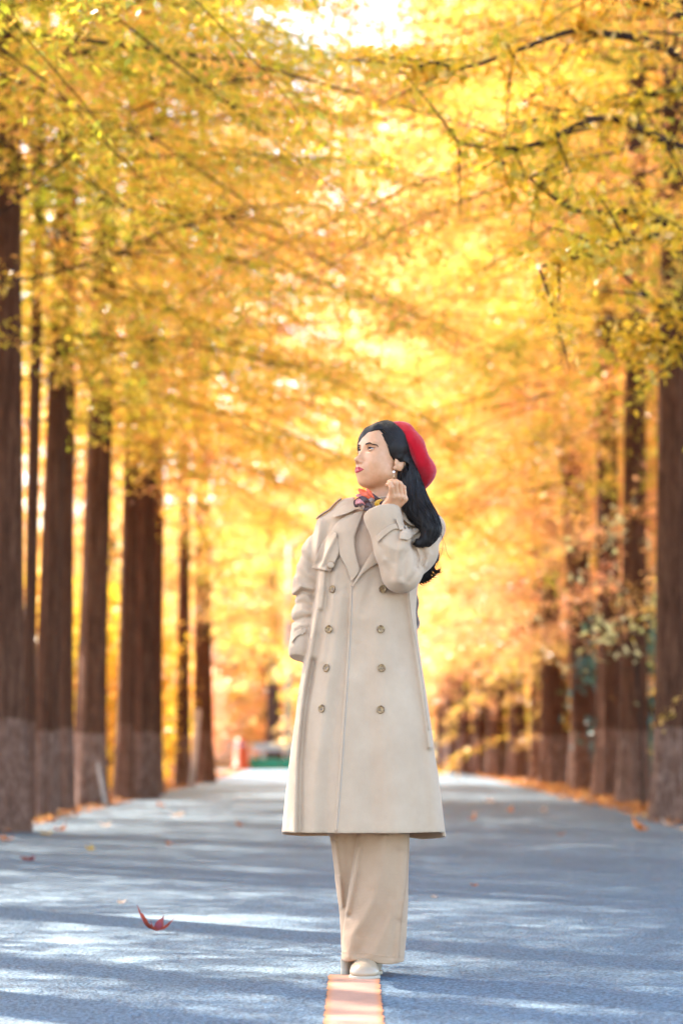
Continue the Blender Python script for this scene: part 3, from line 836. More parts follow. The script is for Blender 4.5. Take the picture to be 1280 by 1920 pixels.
for i, (px, py, s, mt, lab) in enumerate(FL):
    x, y = from_px(px, py + 2)
    o = link_mesh('fallen_leaf', lobed_leaf(10 + i, s, rng.uniform(.3, .9), 5 if i % 3 else 3), MATS[mt]); o.location = (x, y, .006)
    o.rotation_euler = (R(rng.uniform(-12, 12)), R(rng.uniform(-12, 12)), rng.uniform(0, 6.28)); tag(o, lab, 'leaf', 'fallen leaves on the road')
n = 9000; r = rng
sd = np.where(r.random(n) < .5, -1, 1); yy = r.uniform(-2, 54, n); off = np.abs(r.normal(0, .55, n)) * np.where(r.random(n) < .9, 1, 2)
xx = sd * (2.95 + off - .25)
C = np.c_[xx, yy, .008 + r.random(n) * .03]; D = unit(np.c_[r.normal(size=(n, 2)), r.normal(0, .25, n)]); Nn_ = unit(r.normal(size=(n, 3)) * .35 + [0, 0, 1])
V, F = blades(C, D, Nn_, r.uniform(.03, .10, n), r.uniform(.02, .06, n), .3)
V[:, 2] = np.maximum(V[:, 2], .004)
o = link_mesh('leaf_litter', np_mesh('leaf_litter', V, F, smooth=False), MATS['litter']); tag(o, 'dry orange leaves scattered along both verges', 'leaf litter', kind='stuff')


# ================================================================== the woman
# ---- materials
m = mat('skin')
n1 = noise(m, 60, 5, 0.6)
c = ramp(m, n1, [(0.3, (0.48, 0.222, 0.105)), (0.7, (0.55, 0.268, 0.136))])
princ(m, c, 0.46, 0.4, bump(m, noise(m, 900, 3), 0.08, 0.001), Subsurface_Weight=0.25, Subsurface_Radius=(0.012, 0.005, 0.003), Subsurface_Scale=0.6)
m = mat('lip'); princ(m, (0.34, 0.022, 0.030), 0.38, 0.35)
m = mat('eye_white'); princ(m, (0.55, 0.50, 0.47), 0.25, 0.4)
m = mat('iris'); princ(m, (0.012, 0.007, 0.005), 0.12, 0.35)
m = mat('lash'); princ(m, (0.010, 0.007, 0.006), 0.6, 0.2)
m = mat('brow'); princ(m, (0.035, 0.022, 0.016), 0.7, 0.2)
m = mat('hair')
hn = noise(m, 9, 3, 0.5, vecscale=(60, 60, 3))
princ(m, ramp(m, hn, [(0.3, (0.0060, 0.0038, 0.0030)), (0.75, (0.018, 0.011, 0.008))]), 0.55, 0.22, bump(m, hn, 0.6, 0.003))
m = mat('wool_red')
wn_ = noise(m, 420, 4, 0.7)
princ(m, ramp(m, noise(m, 25, 4), [(0.3, (0.34, 0.003, 0.008)), (0.75, (0.46, 0.006, 0.015))]), 0.9, 0.12, bump(m, noise(m, 45, 5, .65), .5, .006, bump(m, wn_, 0.6, 0.003)), Sheen_Weight=0.35, Sheen_Roughness=0.4)

def fabric(name, ca, cb, scale=900, bs=0.18, rough=0.78, stripes=None):
    m = mat(name)
    tc = nn(m, 'ShaderNodeTexCoord')
    big = noise(m, 7, 5, 0.6); fine = noise(m, scale, 3, 0.7)
    mixf = mathn(m, 'ADD', mathn(m, 'MULTIPLY', big, 0.75), mathn(m, 'MULTIPLY', fine, 0.25))
    col = ramp(m, mixf, [(0.36, ca), (0.66, cb)])
    hgt = fine
    nb = bump(m, hgt, bs, 0.0015)
    nb = bump(m, noise(m, 22, 4, 0.6), 0.35, 0.007, nb)
    if stripes:
        w2 = nn(m, 'ShaderNodeTexWave', bands_direction='Z'); w2.inputs['Scale'].default_value = stripes
        w2.inputs['Distortion'].default_value = 1.2; w2.inputs['Detail'].default_value = 3; w2.inputs['Detail Scale'].default_value = 4
        lk(m, tc.outputs['Object'], w2.inputs['Vector'])
        nb = bump(m, w2.outputs['Fac'], 0.16, 0.0012, nb)
        col = mixc(m, mathn(m, 'MULTIPLY', w2.outputs['Fac'], 0.12), col, tuple(x * 0.72 for x in ca))
    princ(m, col, rough, 0.25, nb, Sheen_Weight=0.12, Sheen_Roughness=0.5)
    return m
fabric('coat_cloth', (0.405, 0.262, 0.162), (0.475, 0.320, 0.205))
fabric('coat_lining', (0.16, 0.12, 0.095), (0.20, 0.155, 0.12))
fabric('trouser_knit', (0.385, 0.228, 0.130), (0.445, 0.275, 0.165), 700, 0.2, 0.85, stripes=75)
fabric('sweater_knit', (0.47, 0.29, 0.18), (0.55, 0.36, 0.235), 500, 0.2, 0.85)
m = mat('stitch'); princ(m, (0.55, 0.46, 0.38), 0.8, 0.2)
m = mat('button_horn')
princ(m, ramp(m, noise(m, 120, 5, 0.7), [(0.34, (0.04, 0.016, 0.007)), (0.48, (0.22, 0.115, 0.042)), (0.68, (0.42, 0.26, 0.11))]), 0.35, 0.35)
m = mat('button_hole'); princ(m, (0.02, 0.012, 0.008), 0.6, 0.3)
m = mat('patent_cream')
princ(m, ramp(m, noise(m, 14, 3), [(0.3, (0.34, 0.235, 0.145)), (0.7, (0.39, 0.275, 0.175))]), 0.30, 0.45, Coat_Weight=0.12, Coat_Roughness=0.15)
m = mat('sole_cream'); princ(m, (0.42, 0.33, 0.24), 0.6, 0.3)
m = mat('heel_brown'); princ(m, (0.20, 0.13, 0.085), 0.5, 0.3)
m = mat('pearl'); princ(m, (0.80, 0.74, 0.70), 0.15, 0.7)
m = mat('gold'); princ(m, (0.75, 0.52, 0.28), 0.25, 0.5, Metallic=1.0)
def silk(name, c): 
    m = mat(name); nb = bump(m, noise(m, 60, 3), 0.25, 0.003); princ(m, c, 0.42, 0.45, nb, Sheen_Weight=0.2)
silk('silk_orange', (0.72, 0.10, 0.025)); silk('silk_brown', (0.060, 0.020, 0.014)); silk('silk_gold', (0.72, 0.36, 0.02))
silk('silk_pink', (0.62, 0.22, 0.19)); silk('silk_taupe', (0.30, 0.19, 0.13))

person = empty('person', (0, 0, 0))
tag(person, 'woman in red beret and long beige trench coat standing at the orange road line', 'person')
def wpart(name, me, mt, parent=person):
    return link_mesh(name, me, MATS[mt], parent)
def sdf_part(name, f, box, h, mt, parent=person, name2=None, **kw):
    xs, ys, zs = (grid_axis(a, b, hh) for (a, b), hh in zip(box, (h, h, h) if not isinstance(h, tuple) else h))
    v, F = net(f, xs, ys, zs, **kw)
    return wpart(name, np_mesh(name, v, F), mt, parent)

def onto(f, P, off=0.0, it=14):
    """nearest point of the surface f = off"""
    P = np.array(P, float); e = .003
    for _ in range(it):
        d0 = float(f(P[None])[0]) - off
        g = np.array([float(f((P + d)[None])[0] - f((P - d)[None])[0]) for d in np.eye(3) * e]); g /= np.linalg.norm(g) + 1e-9
        P = P - g * d0 * .8
    return P
# ---- head frame: she looks to picture left and a little up
HC = W(721, 853.5, 0.0)
Rh = np.array(Matrix.Rotation(R(-60), 3, 'Z') @ Matrix.Rotation(R(-12), 3, 'X'))
def HL(x, y, z): return HC + Rh @ np.array([x, y, z])     # head-local to world
def to_head(P): return (P - HC) @ Rh

BN = np.array([.88 * .89, .45, .47 * .89]); BN /= np.linalg.norm(BN); BC = W(746, 860, .035)      # beret rim plane
def f_head(P):
    p = to_head(P)
    A = np.abs(p[:, 0]); q = np.c_[A, p[:, 1], p[:, 2]]      # symmetric side
    d = s_ell(p, (0, .016, .032), (.072, .090, .070))
    d = smin(d, s_ell(p, (0, -.016, -.030), (.0600, .062, .074)), .035)
    d = smin(d, s_ell(q, (.030, -.012, -.066), (.030, .044, .030)), .03)
    d = smin(d, s_ell(p, (0, -.050, -.097), (.022, .021, .017)), .032)
    d = smin(d, s_ell(q, (.034, -.050, -.030), (.021, .017, .022)), .028)       # cheeks
    d = smin(d, s_ell(p, (0, -.062, .044), (.044, .016, .026)), .03)           # forehead
    d = smin(d, s_ell(q, (.026, -.066, .016), (.020, .0095, .006)), .016)       # brow ridge
    # eye sockets
    d = smax(d, -s_ell(q, (.0320, -.080, -.002), (.0145, .0105, .0065)), .012)
    # nose
    d = smin(d, s_cap(p, (0, -.0715, .006), (0, -.0895, -.036), .0052, .0078), .012)
    d = smin(d, s_ell(p, (0, -.0930, -.0405), (.0078, .0080, .0068)), .006)
    d = smin(d, s_ell(q, (.0105, -.0830, -.0440), (.0062, .0080, .0058)), .006)
    d = smax(d, -s_cap(q, (.0052, -.0885, -.0495), (.0070, -.0820, -.0480), .0024, .0028), .002)
    # mouth
    d = smin(d, s_ell(p, (0, -.069, -.068), (.027, .0135, .018)), .018)
    up = s_chain(q, [(0, -.0835, -.0650), (.007, -.0830, -.0640), (.0240, -.0765, -.0688)], [.0034, .0036, .0014], .003)
    lo = s_chain(q, [(0, -.0825, -.0730), (.009, -.0805, -.0725), (.0230, -.0755, -.0697)], [.0044, .0040, .0014], .003)
    d = smin(d, np.minimum(up, lo), .004)
    d = smax(d, -s_chain(q, [(0, -.0885, -.0690), (.010, -.0860, -.0686), (.024, -.0795, -.0695)], [.0012, .0010, .0006], .001), .002)
    d = smax(d, -s_ell(p, (0, -.0870, -.0560), (.0022, .004, .005)), .004)
    # ear
    e = p - np.array([.0735, .010, -.026]); 
    er = s_ell(q, (.0735, .017, -.024), (.0070, .0200, .0300))
    er = smax(er, -s_ell(q, (.0812, .015, -.020), (.0052, .0105, .0170)), .003)
    er = smin(er, s_chain(q, [(.0760, .010, -.008), (.0775, .020, -.012), (.0770, .022, -.026), (.0760, .014, -.038)], [.0018, .0020, .0020, .0016], .002), .003)
    er = smin(er, s_cap(q, (.0740, .004, -.026), (.0745, .000, -.034), .0030, .0028), .003)
    er = smin(er, s_ell(q, (.0705, .004, -.047), (.0045, .0065, .0070)), .004)
    d = smax(d, (P - BC) @ BN - .046, .02)
    return smin(d, er, .005)

def chain(pts): return [W(a, b, c) for a, b, c in pts]
# hand: her left hand (picture right), back of the hand to the camera
KN = chain([(734, 931, -.155), (742.5, 930.5, -.150), (751, 932, -.140), (758.5, 936, -.125)])
PIP = chain([(733.5, 913, -.172), (741, 906.5, -.163), (749.5, 907, -.150), (756.5, 914, -.134)])
TIP = chain([(726.5, 908.5, -.160), (729, 903.5, -.143), (736, 903, -.128), (745, 909, -.112)])
DIP = chain([(731, 907.0, -.171), (735, 902.5, -.158), (743, 903, -.142), (752, 909, -.124)])
CARP = chain([(721, 951, -.135), (727, 950, -.132), (733, 951, -.126), (740, 953, -.118)])
def f_hand(P):
    wr = W(729, 968, -.118)
    pal = None
    for i in range(4):
        a = s_cap(P, CARP[i], KN[i], .0125, .0098)
        pal = a if pal is None else smin(pal, a, .010)
    pal = smin(pal, s_cap(P, wr, W(732, 950, -.126), .0230, .0200), .016)
    d = pal
    fr = [(.0088, .0082, .0074, .0064), (.0090, .0084, .0076, .0066), (.0087, .0081, .0073, .0063), (.0078, .0072, .0064, .0056)]
    fing = None
    for i in range(4):
        r = fr[i]
        a = s_chain(P, [KN[i], PIP[i], DIP[i], TIP[i]], r, .0025)
        fing = a if fing is None else smin(fing, a, .0012)
    d = smin(d, fing, .005)
    th = s_chain(P, chain([(727, 946, -.115), (731, 932, -.110), (736, 920, -.105), (738, 911, -.100)]), [.0125, .0100, .0088, .0070], .004)
    return smin(d, th, .009)
def f_body(P):
    d = f_head(P)
    nb = s_cap(P, HL(0, .022, -.055), W(719, 960, .02), .050, .053)
    d = smin(d, nb, .018)
    d = smin(d, s_cap(P, W(719, 955, .02), W(709, 985, .03), .055, .090), .04)
    t = s_ell(P, W(702, 1040, .03), (.150, .085, .16))
    d = smin(d, t, .04)
    d = smin(d, s_cap(P, W(640, 985, .03), W(785, 995, .03), .040, .040), .05)
    d = smin(d, s_cap(P, W(695, 1120, .03), W(686, 1270, .03), .095, .115), .05)
    # left arm (picture right), raised
    d = smin(d, s_chain(P, [W(792, 1000, .02), W(750, 1078, -.13), W(726, 968, -.120)], [.042, .036, .025], .012), .012)
    # right arm (picture left), hand in the pocket
    d = smin(d, s_chain(P, [W(628, 992, .03), W(580, 1110, .05), W(578, 1195, .03), W(606, 1250, .01)], [.042, .034, .024, .028], .012), .012)
    # legs and feet
    d = smin(d, s_chain(P, [W(650, 1290, .04), W(655, 1560, .06), W(668, 1775, .12)], [.085, .052, .036], .02), .03)
    d = smin(d, s_chain(P, [W(722, 1290, .02), W(714, 1560, .04), W(694, 1770, .07)], [.085, .052, .036], .02), .03)
    d = np.minimum(d, f_hand(P))
    # join hand to forearm smoothly
    return smin(d, s_cap(P, W(724, 985, -.120), W(729, 962, -.120), .0235, .0225), .006)
zs = np.r_[np.arange(0.10, 1.36, 0.010), np.arange(1.36, 1.72, 0.0019)]
xs = np.r_[np.arange(-.24, -.02, .008), np.arange(-.02, .20, .0019), np.arange(.20, .32, .008)]
ys = np.r_[np.arange(-.24, .10, .0019), np.arange(.10, .22, .006)]
v, F = net(f_body, xs, ys, zs, B=14)
# drop what clothes fully hide is not needed: one continuous figure
body = wpart('body', np_mesh('body', v, F), 'skin')

# eyes, lips, brows
for sgn in (1, -1):
    eye = Buf()
    c0 = np.array([sgn * .0312, -.0628, -.0018])
    M = Matrix.Translation(Vector(HL(*c0))) @ Matrix(Rh.tolist()).to_4x4() @ Matrix.Rotation(R(90), 4, 'X')
    prof = [(.0107 * math.sin(a), .0107 * math.cos(a)) for a in np.linspace(0.001, math.pi - .001, 14)]
    eye.lathe(prof, 20, M)
    e_o = wpart('eye', eye.mesh('eye'), 'eye_white')
    # gaze: slightly up and to her right
    gd = Matrix.Rotation(R(-9), 4, 'Z') @ Matrix.Rotation(R(3), 4, 'X')
    Mi = Matrix.Translation(Vector(HL(*c0))) @ Matrix(Rh.tolist()).to_4x4() @ gd @ Matrix.Rotation(R(90), 4, 'X')
    ir = Buf(); ir.lathe([(.0110 * math.sin(a), .0110 * math.cos(a)) for a in np.linspace(0.001, .66, 7)] , 20, Mi)
    wpart('iris', ir.mesh('iris'), 'iris', e_o)
    # lids as thin skin folds round the ball, and the lash line
    def arc(z0, bend, x0=-.0150, x1=.0150, out=.0119, dz=0):
        pts = []
        for t in np.linspace(-1, 1, 11):
            x = t * .0138 * (1 if sgn > 0 else 1)
            z = z0 + bend * (1 - t * t) + (0.0012 * t * sgn)
            r2 = out ** 2 - min(x * x, out ** 2 * .8) * .75 - z * z * .8
            pts.append(HL(c0[0] + x, c0[1] - math.sqrt(max(r2, 1e-6)) * 1.0, c0[2] + z))
        return np.array(pts)
    up = arc(-.0003, .0038); lo = arc(-.0004, -.0026)
    b = Buf(); b.tube(up + (Rh @ [0, .0006, .0012]), [.0008, .0017, .0022, .0025, .0026, .0026, .0026, .0025, .0022, .0016, .0008], 8)
    b.tube(lo + (Rh @ [0, .0010, -.0026]), [.0008, .0018, .0025, .0028, .0030, .0030, .0030, .0028, .0025, .0018, .0008], 8)
    wpart('eyelid', b.mesh('eyelid'), 'skin')
    b = Buf(); b.tube(up + (Rh @ [0, -.0016, -.0006]), [.0004, .0007, .0009, .0011, .0012, .0013, .0013, .0013, .0012, .0011, .0007][::1 if sgn > 0 else -1], 6)
    wg = up[-1 if sgn > 0 else 0]
    b.tube([wg + Rh @ [0, -.001, 0], wg + Rh @ [sgn * .0045, .0015, .0008], wg + Rh @ [sgn * .0085, .0045, .0018]], [.0011, .0009, .0002], 6)
    for k in range(9):
        q = up[1 + k] if sgn > 0 else up[-2 - k]
        b.tube([q + Rh @ [0, -.001, 0], q + Rh @ [sgn * .001, -.0045, .0018], q + Rh @ [sgn * .002, -.0065, .0048]], [.0004, .0003, .0001], 4)
    wpart('eyelash', b.mesh('eyelash'), 'lash')
    # eyebrow
    b = Buf()
    bp = []
    for x, z in ((.0155, .0135), (.023, .0160), (.032, .0170), (.041, .0150), (.049, .0105), (.055, .0050)):
        bp.append(onto(f_head, HL(sgn * x, -.085 + x * .5, z), .0004))
    bp = smooth_curve(bp, 14)
    for k in range(44):
        o = Rh @ np.array([0, 0, rng.uniform(-.0024, .0024)])
        i0 = rng.integers(0, 11); seg = bp[i0:i0 + 4] + o * (1 - i0 / 16)
        b.tube(seg + Rh @ [0, -.0003, 0], [.0006, .0009, .0008, .0002], 4)
    wpart('eyebrow', b.mesh('eyebrow'), 'brow')
# lips: skin-tight shell over the modelled mouth
LIP_U = [(-.001, -.0618), (.0055, -.0602), (.014, -.0628), (.0275, -.0688), (.0275, -.0696), (.010, -.0686), (-.001, -.0690)]
LIP_L = [(-.001, -.0694), (.010, -.0690), (.0268, -.0694), (.017, -.0755), (.006, -.0785), (-.001, -.0788)]
def f_lips(P):
    p = to_head(P); ax = np.abs(p[:, 0])
    m2 = np.minimum(d_poly(ax, p[:, 2], LIP_U), d_poly(ax, p[:, 2], LIP_L))
    return np.maximum(np.maximum(f_head(P) - .0011, m2), np.maximum(p[:, 1] + .055, -f_head(P) - .004))
lc = HL(0, -.08, -.065)
sdf_part('lips', f_lips, [(lc[k] - .03, lc[k] + .03) for k in range(3)], .0010, 'lip')
# fingernail on the visible fingertip
for i in (0, 1):
    b = Buf(); t = TIP[i]; dirv = (TIP[i] - DIP[i]); dirv /= np.linalg.norm(dirv)
    b.tube([t - dirv * .006 + [0.0, -.0052, .002], t + dirv * .003 + [0, -.0052, .0015]], [.0030, .0034], 10)
    wpart('fingernail', b.mesh('fingernail'), 'pearl')

# ---- coat
ROWS = np.array([  # photo row, left edge, right edge of the coat body
    (950, 655, 770), (962, 622, 800), (975, 606, 812), (1000, 601, 812), (1050, 597, 800), (1100, 594, 783), (1150, 588, 779),
    (1200, 578, 783), (1250, 569, 790), (1300, 560, 798), (1350, 553, 805), (1400, 545, 812), (1450, 538, 820),
    (1500, 532, 826), (1557, 526, 832), (1600, 522, 838)], float)
_L = np.array([W(r[1], r[0]) for r in ROWS]); _Rr = np.array([W(r[2], r[0]) for r in ROWS])
_z = _L[::-1, 2]; _cx = ((_L + _Rr) / 2)[::-1, 0]; _a = ((_Rr - _L) / 2)[::-1, 0]
_b = np.interp(_z, [0.4, 0.7, 1.0, 1.25, 1.36, 1.42], [.175, .155, .125, .118, .105, .075])
FOLDS = [  # (polyline in photo pixels, amplitude m, width px)
    ([(603, 1075), (596, 1130), (583, 1210), (569, 1290), (560, 1380), (555, 1470), (553, 1562)], .010, 7),
    ([(588, 1240), (572, 1330), (563, 1430), (561, 1560)], -.006, 6),
    ([(640, 1120), (628, 1200), (606, 1330), (592, 1440), (585, 1562)], .0055, 13),
    ([(652, 1110), (648, 1200), (630, 1330), (618, 1450), (612, 1562)], -.0050, 12),
    ([(700, 1160), (706, 1250), (722, 1400), (735, 1562)], .0045, 22),
    ([(680, 1180), (684, 1300), (690, 1430), (692, 1562)], -.0035, 20),
    ([(764, 1105), (774, 1180), (786, 1260), (800, 1350), (806, 1400)], .006, 6),
    ([(752, 1130), (764, 1220), (778, 1320), (795, 1450), (800, 1562)], -.005, 11),
    ([(735, 1090), (742, 1150), (752, 1250)], -.004, 10),
    ([(610, 1068), (606, 1110), (602, 1140)], .005, 4),
    ([(628, 1075), (622, 1140), (604, 1240)], .004, 6),
    ([(700, 1085), (690, 1120), (680, 1150)], -.003, 9),
    ([(614, 985), (606, 1020), (600, 1050)], -.007, 5),
    ([(632, 1000), (614, 1035), (602, 1062)], .006, 5),
    ([(668, 1210), (660, 1260)], -.003, 9),
]
OPEN_EDGE = [(655, 1080), (652, 1180), (646, 1280), (638, 1400), (631, 1500), (626, 1600)]
SLEEVE_R_FOLDS = [
    ([(772, 1020), (783, 1045), (781, 1062)], -.010, 4.5), ([(758, 1000), (749, 1040), (748, 1075), (752, 1092)], .007, 7),
    ([(768, 1028), (757, 1050), (753, 1080)], -.006, 7), ([(790, 1028), (795, 1048), (790, 1060)], -.006, 4),
    ([(800, 1025), (806, 1040), (798, 1060)], .005, 5), ([(715, 1025), (726, 1050), (735, 1080)], -.004, 6),
    ([(783, 1070), (768, 1090)], -.004, 5), ([(720, 1020), (740, 1030), (765, 1028)], .003, 7),
    ([(722, 1050), (738, 1068), (742, 1090)], .004, 6), ([(776, 1008), (795, 1016), (816, 1012)], -.004, 5)]
SLEEVE_L_FOLDS = [
    ([(549, 1122), (566, 1108), (580, 1112), (593, 1126)], -.009, 4.5), ([(551, 1112), (566, 1100), (586, 1104)], .006, 5),
    ([(552, 1150), (566, 1144), (588, 1150)], .005, 6), ([(556, 1060), (575, 1075), (592, 1085)], .005, 7),
    ([(566, 1040), (576, 1050), (590, 1062)], -.004, 6), ([(555, 1085), (562, 1098)], .005, 5),
    ([(552, 1165), (566, 1160), (582, 1158)], -.007, 4.5), ([(590, 985), (584, 1030), (583, 1070)], -.005, 6),
    ([(601, 975), (596, 1010), (592, 1050)], .006, 5), ([(553, 1132), (566, 1130), (584, 1138)], -.005, 5),
    ([(553, 1178), (562, 1172), (578, 1172)], .005, 4)]
V_OPEN = [(664, 935), (684, 925), (740, 925), (752, 948), (735, 985), (712, 1020), (695, 1048), (676, 1068), (667, 1040), (664, 1000)]
NK0, NK1 = W(716, 975, .02), W(722, 930, .025)
def fold_disp(X, Y, folds):
    s = np.zeros(X.shape)
    for pl, A, w in folds:
        s += 1.25 * A * np.exp(-(d_poly(X, Y, pl, False) / w) ** 2)
    return s
def sleeve_r(P):
    a = s_chain(P, [W(788, 1003, .02), W(778, 1032, -.045), W(752, 1074, -.115)], [.064, .064, .056], .03)
    b = s_chain(P, [W(752, 1074, -.115), W(738, 1030, -.128), W(717, 968, -.124), W(710, 935, -.124)], [.058, .056, .0525, .0530], .02)
    return smin(a, b, .022)
def sleeve_l(P):
    return s_chain(P, [W(622, 992, .03), W(600, 1040, .04), W(582, 1100, .055), W(577, 1160, .045), W(569, 1205, .02)],
                   [.050, .056, .052, .045, .043], .02)
def cuff_l(P):
    return s_chain(P, [W(571, 1190, .025), W(563, 1218, .005), W(559, 1250, .0)], [.0420, .0320, .0250], .02)
def f_coat_solid(P, inner=0.0):
    z = P[:, 2]
    cx = np.interp(z, _z, _cx); a = np.interp(z, _z, _a); b = np.interp(z, _z, _b)
    yc = np.interp(z, [0.4, 1.0, 1.4], [0.02, .03, .03])
    dx = (P[:, 0] - cx) / a; dy = (P[:, 1] - yc) / b
    e = 2.35
    q = (np.abs(dx) ** e + np.abs(dy) ** e) ** (1 / e) + 1e-9
    rr = np.sqrt((P[:, 0] - cx) ** 2 + (P[:, 1] - yc) ** 2)
    d = (1 - 1 / q) * rr
    d = np.clip(d, -.2, .6)
    th = np.arctan2(P[:, 1] - yc, P[:, 0] - cx)
    amp = np.interp(z, [.43, .95, 1.1], [.0075, .002, 0])
    d -= amp * (np.sin(7 * th + 1.3 + 2 * z) * .6 + np.sin(11 * th + .4) * .4) * (np.sin(th) * -.2 + .8)
    top = z - W(700, 947, 0)[2]
    # sloping shoulders
    sh = s_chain(P, [W(612, 992, .03), W(655, 966, .03), W(716, 957, .03), W(765, 966, .03), W(805, 990, .03)], [.034, .046, .060, .050, .050], .03)
    d = smax(d, top, .03)
    d = smin(d, sh, .03)
    return d
def f_coat(P, trim=True):
    X, Y = to_px(P)
    d = f_coat_solid(P)
    front = 1 / (1 + np.exp((P[:, 1] - .02) / .012))
    d -= 1.5 * fold_disp(X, Y, FOLDS) * front
    # the overlapping front edge (picture right over left), a real step
    ex = np.interp(Y, [p[1] for p in OPEN_EDGE], [p[0] for p in OPEN_EDGE])
    st = np.clip((X - ex) / 2.2 + .5, 0, 1) * np.clip((Y - 1085) / 25, 0, 1)
    d -= .0045 * st * front * np.clip((790 - X) / 40, 0, 1)
    inner = d + .011
    hem = W(700, 1563, -.15)[2] - .02 * np.clip((P[:, 1] + .05) / .2, 0, 1) - .010 * np.clip((P[:, 0] - .12) / .1, 0, 1) * (P[:, 1] > 0)
    d = smax(d, hem - P[:, 2], .002)
    cut = np.maximum(inner, P[:, 2] - .80)
    d = np.maximum(d, -cut)
    # vee opening over the sweater
    vp = d_poly(X, Y, V_OPEN) / 612
    d = np.maximum(d, -np.maximum(vp, P[:, 1] - .05))
    # sleeves
    sl = sleeve_l(P) - fold_disp(X, Y, SLEEVE_L_FOLDS)
    sl = smin(sl, cuff_l(P), .006)
    u2 = W(562, 1226, 0) - W(571, 1190, .02); u2 /= np.linalg.norm(u2)
    sl = np.maximum(sl, (P - W(562, 1236, .003)) @ u2)
    d = smin(d, sl, .010)
    sr = sleeve_r(P) - fold_disp(X, Y, SLEEVE_R_FOLDS) * np.clip((0 - P[:, 1]) / .03, 0, 1)
    d = np.where(P[:, 1] < .0, np.minimum(d, sr), smin(d, sr, .014))
    # sleeve mouth, picture right
    ax0, ax1 = W(728, 1000, -.124), W(719, 962, -.122)
    u = (ax1 - ax0) / np.linalg.norm(ax1 - ax0) + np.array([0, .32, 0]); u /= np.linalg.norm(u)
    endp = (P - W(717, 960, -.124)) @ u
    local = np.linalg.norm(P - W(716, 950, -.124), axis=1) < .13
    d = np.where(local & (P[:, 1] < -.055), np.maximum(d, endp), d)
    hole = np.maximum(s_cap(P, W(725, 990, -.124), W(710, 925, -.124), .0450, .0450), -(endp + .03))
    d = np.maximum(d, -hole)
    # neck
    d = np.maximum(d, -np.maximum(s_cap(P, NK0, NK1, .0600, .068), W(716, 972, 0)[2] - P[:, 2]))
    return d
coat = sdf_part('trench_coat', f_coat, [(-.26, .32), (-.24, .24), (.38, 1.46)], .0037, 'coat_cloth')
f_front = lambda P: f_coat(P)

def patch(name, L, Rr, nu=26, nv=12, off=.003, thick=.0025, offs=None, mt='coat_cloth', parent=coat, f=f_front):
    b = cloth_patch(f, L, Rr, nu, nv, off, thick, offs)
    return wpart(name, b.mesh(name), mt, parent)
def f_solid_front(P):
    d = f_coat_solid(P)
    X, Y = to_px(P)
    return d - 1.5 * fold_disp(X, Y, FOLDS[:1])
# lapel, picture left: fold line against outer edge
roll = lambda u, v: .004 + .010 * np.sin(np.pi * np.clip(v, 0, 1)) * (1 - .5 * u)
patch('lapel', [(683, 957), (676, 975), (667, 1000), (664, 1015), (667, 1040), (673, 1070), (659, 1090)],
      [(648, 968), (634, 978), (622, 994), (626, 1010), (633, 1034), (648, 1062), (659, 1092)], 34, 14, .004,
      offs=lambda u, v: .004 + .010 * (1 - u) * (1 - .6 * v) + .006 * np.sin(np.pi * v) * (1 - u), f=f_solid_front)
# lapel, picture right
patch('lapel', [(706, 1024), (697, 1036), (688, 1049), (675, 1072), (660, 1098)],
      [(735, 1030), (722, 1050), (700, 1061), (681, 1075), (660, 1102)], 30, 12, .005,
      offs=lambda u, v: .006 + .006 * np.sin(np.pi * v) * (1 - u), f=f_solid_front)
patch('lapel', [(752, 960), (740, 978), (722, 1000), (706, 1024)],
      [(790, 990), (775, 1010), (755, 1025), (735, 1030)], 24, 12, .005,
      offs=lambda u, v: .005 + .006 * np.sin(np.pi * v), f=f_solid_front)
# collar leaves
patch('collar', [(676, 941), (655, 946), (640, 950), (622, 968)], [(680, 958), (668, 956), (650, 964), (624, 971)], 24, 10, .010,
      offs=lambda u, v: .010 + .008 * v, f=f_solid_front, thick=.003)
patch('collar', [(756, 962), (768, 970), (784, 978), (800, 984)], [(751, 972), (766, 984), (778, 988), (792, 987)], 20, 8, .014,
      offs=lambda u, v: .016 + .006 * v, f=f_solid_front, thick=.003)
# collar stand round the back of the neck
b = Buf()
ring = []
for t in np.linspace(-.15, 1.15, 24):
    a = math.pi * t
    for k, (dz, dr) in enumerate(((-.012, 0), (.010, .001), (.026, -.002), (.022, .010), (-.004, .018))):
        cc = W(714, 957, .03)
        ring.append([cc[0] + (.074 + dr) * math.cos(a), cc[1] + (.066 + dr) * math.sin(a), cc[2] + dz])
b.add(ring, [(i * 5 + k, i * 5 + k + 1, (i + 1) * 5 + k + 1, (i + 1) * 5 + k) for i in range(23) for k in range(4)])
o = wpart('collar', b.mesh('collar'), 'coat_cloth', coat)
sm = o.modifiers.new('s', 'SOLIDIFY'); sm.thickness = .003
# storm flap
patch('storm_flap', [(622, 995), (606, 1015), (596, 1035), (584, 1066)],
      [(630, 1000), (634, 1020), (634, 1040), (619, 1072)], 26, 16, .006,
      offs=lambda u, v: .004 + .010 * u * (.4 + .6 * np.sin(np.pi * v)), thick=.003)
patch('storm_flap', [(758, 992), (750, 998), (748, 1010)], [(792, 990), (780, 1000), (765, 1013)], 14, 8, .010, thick=.003)
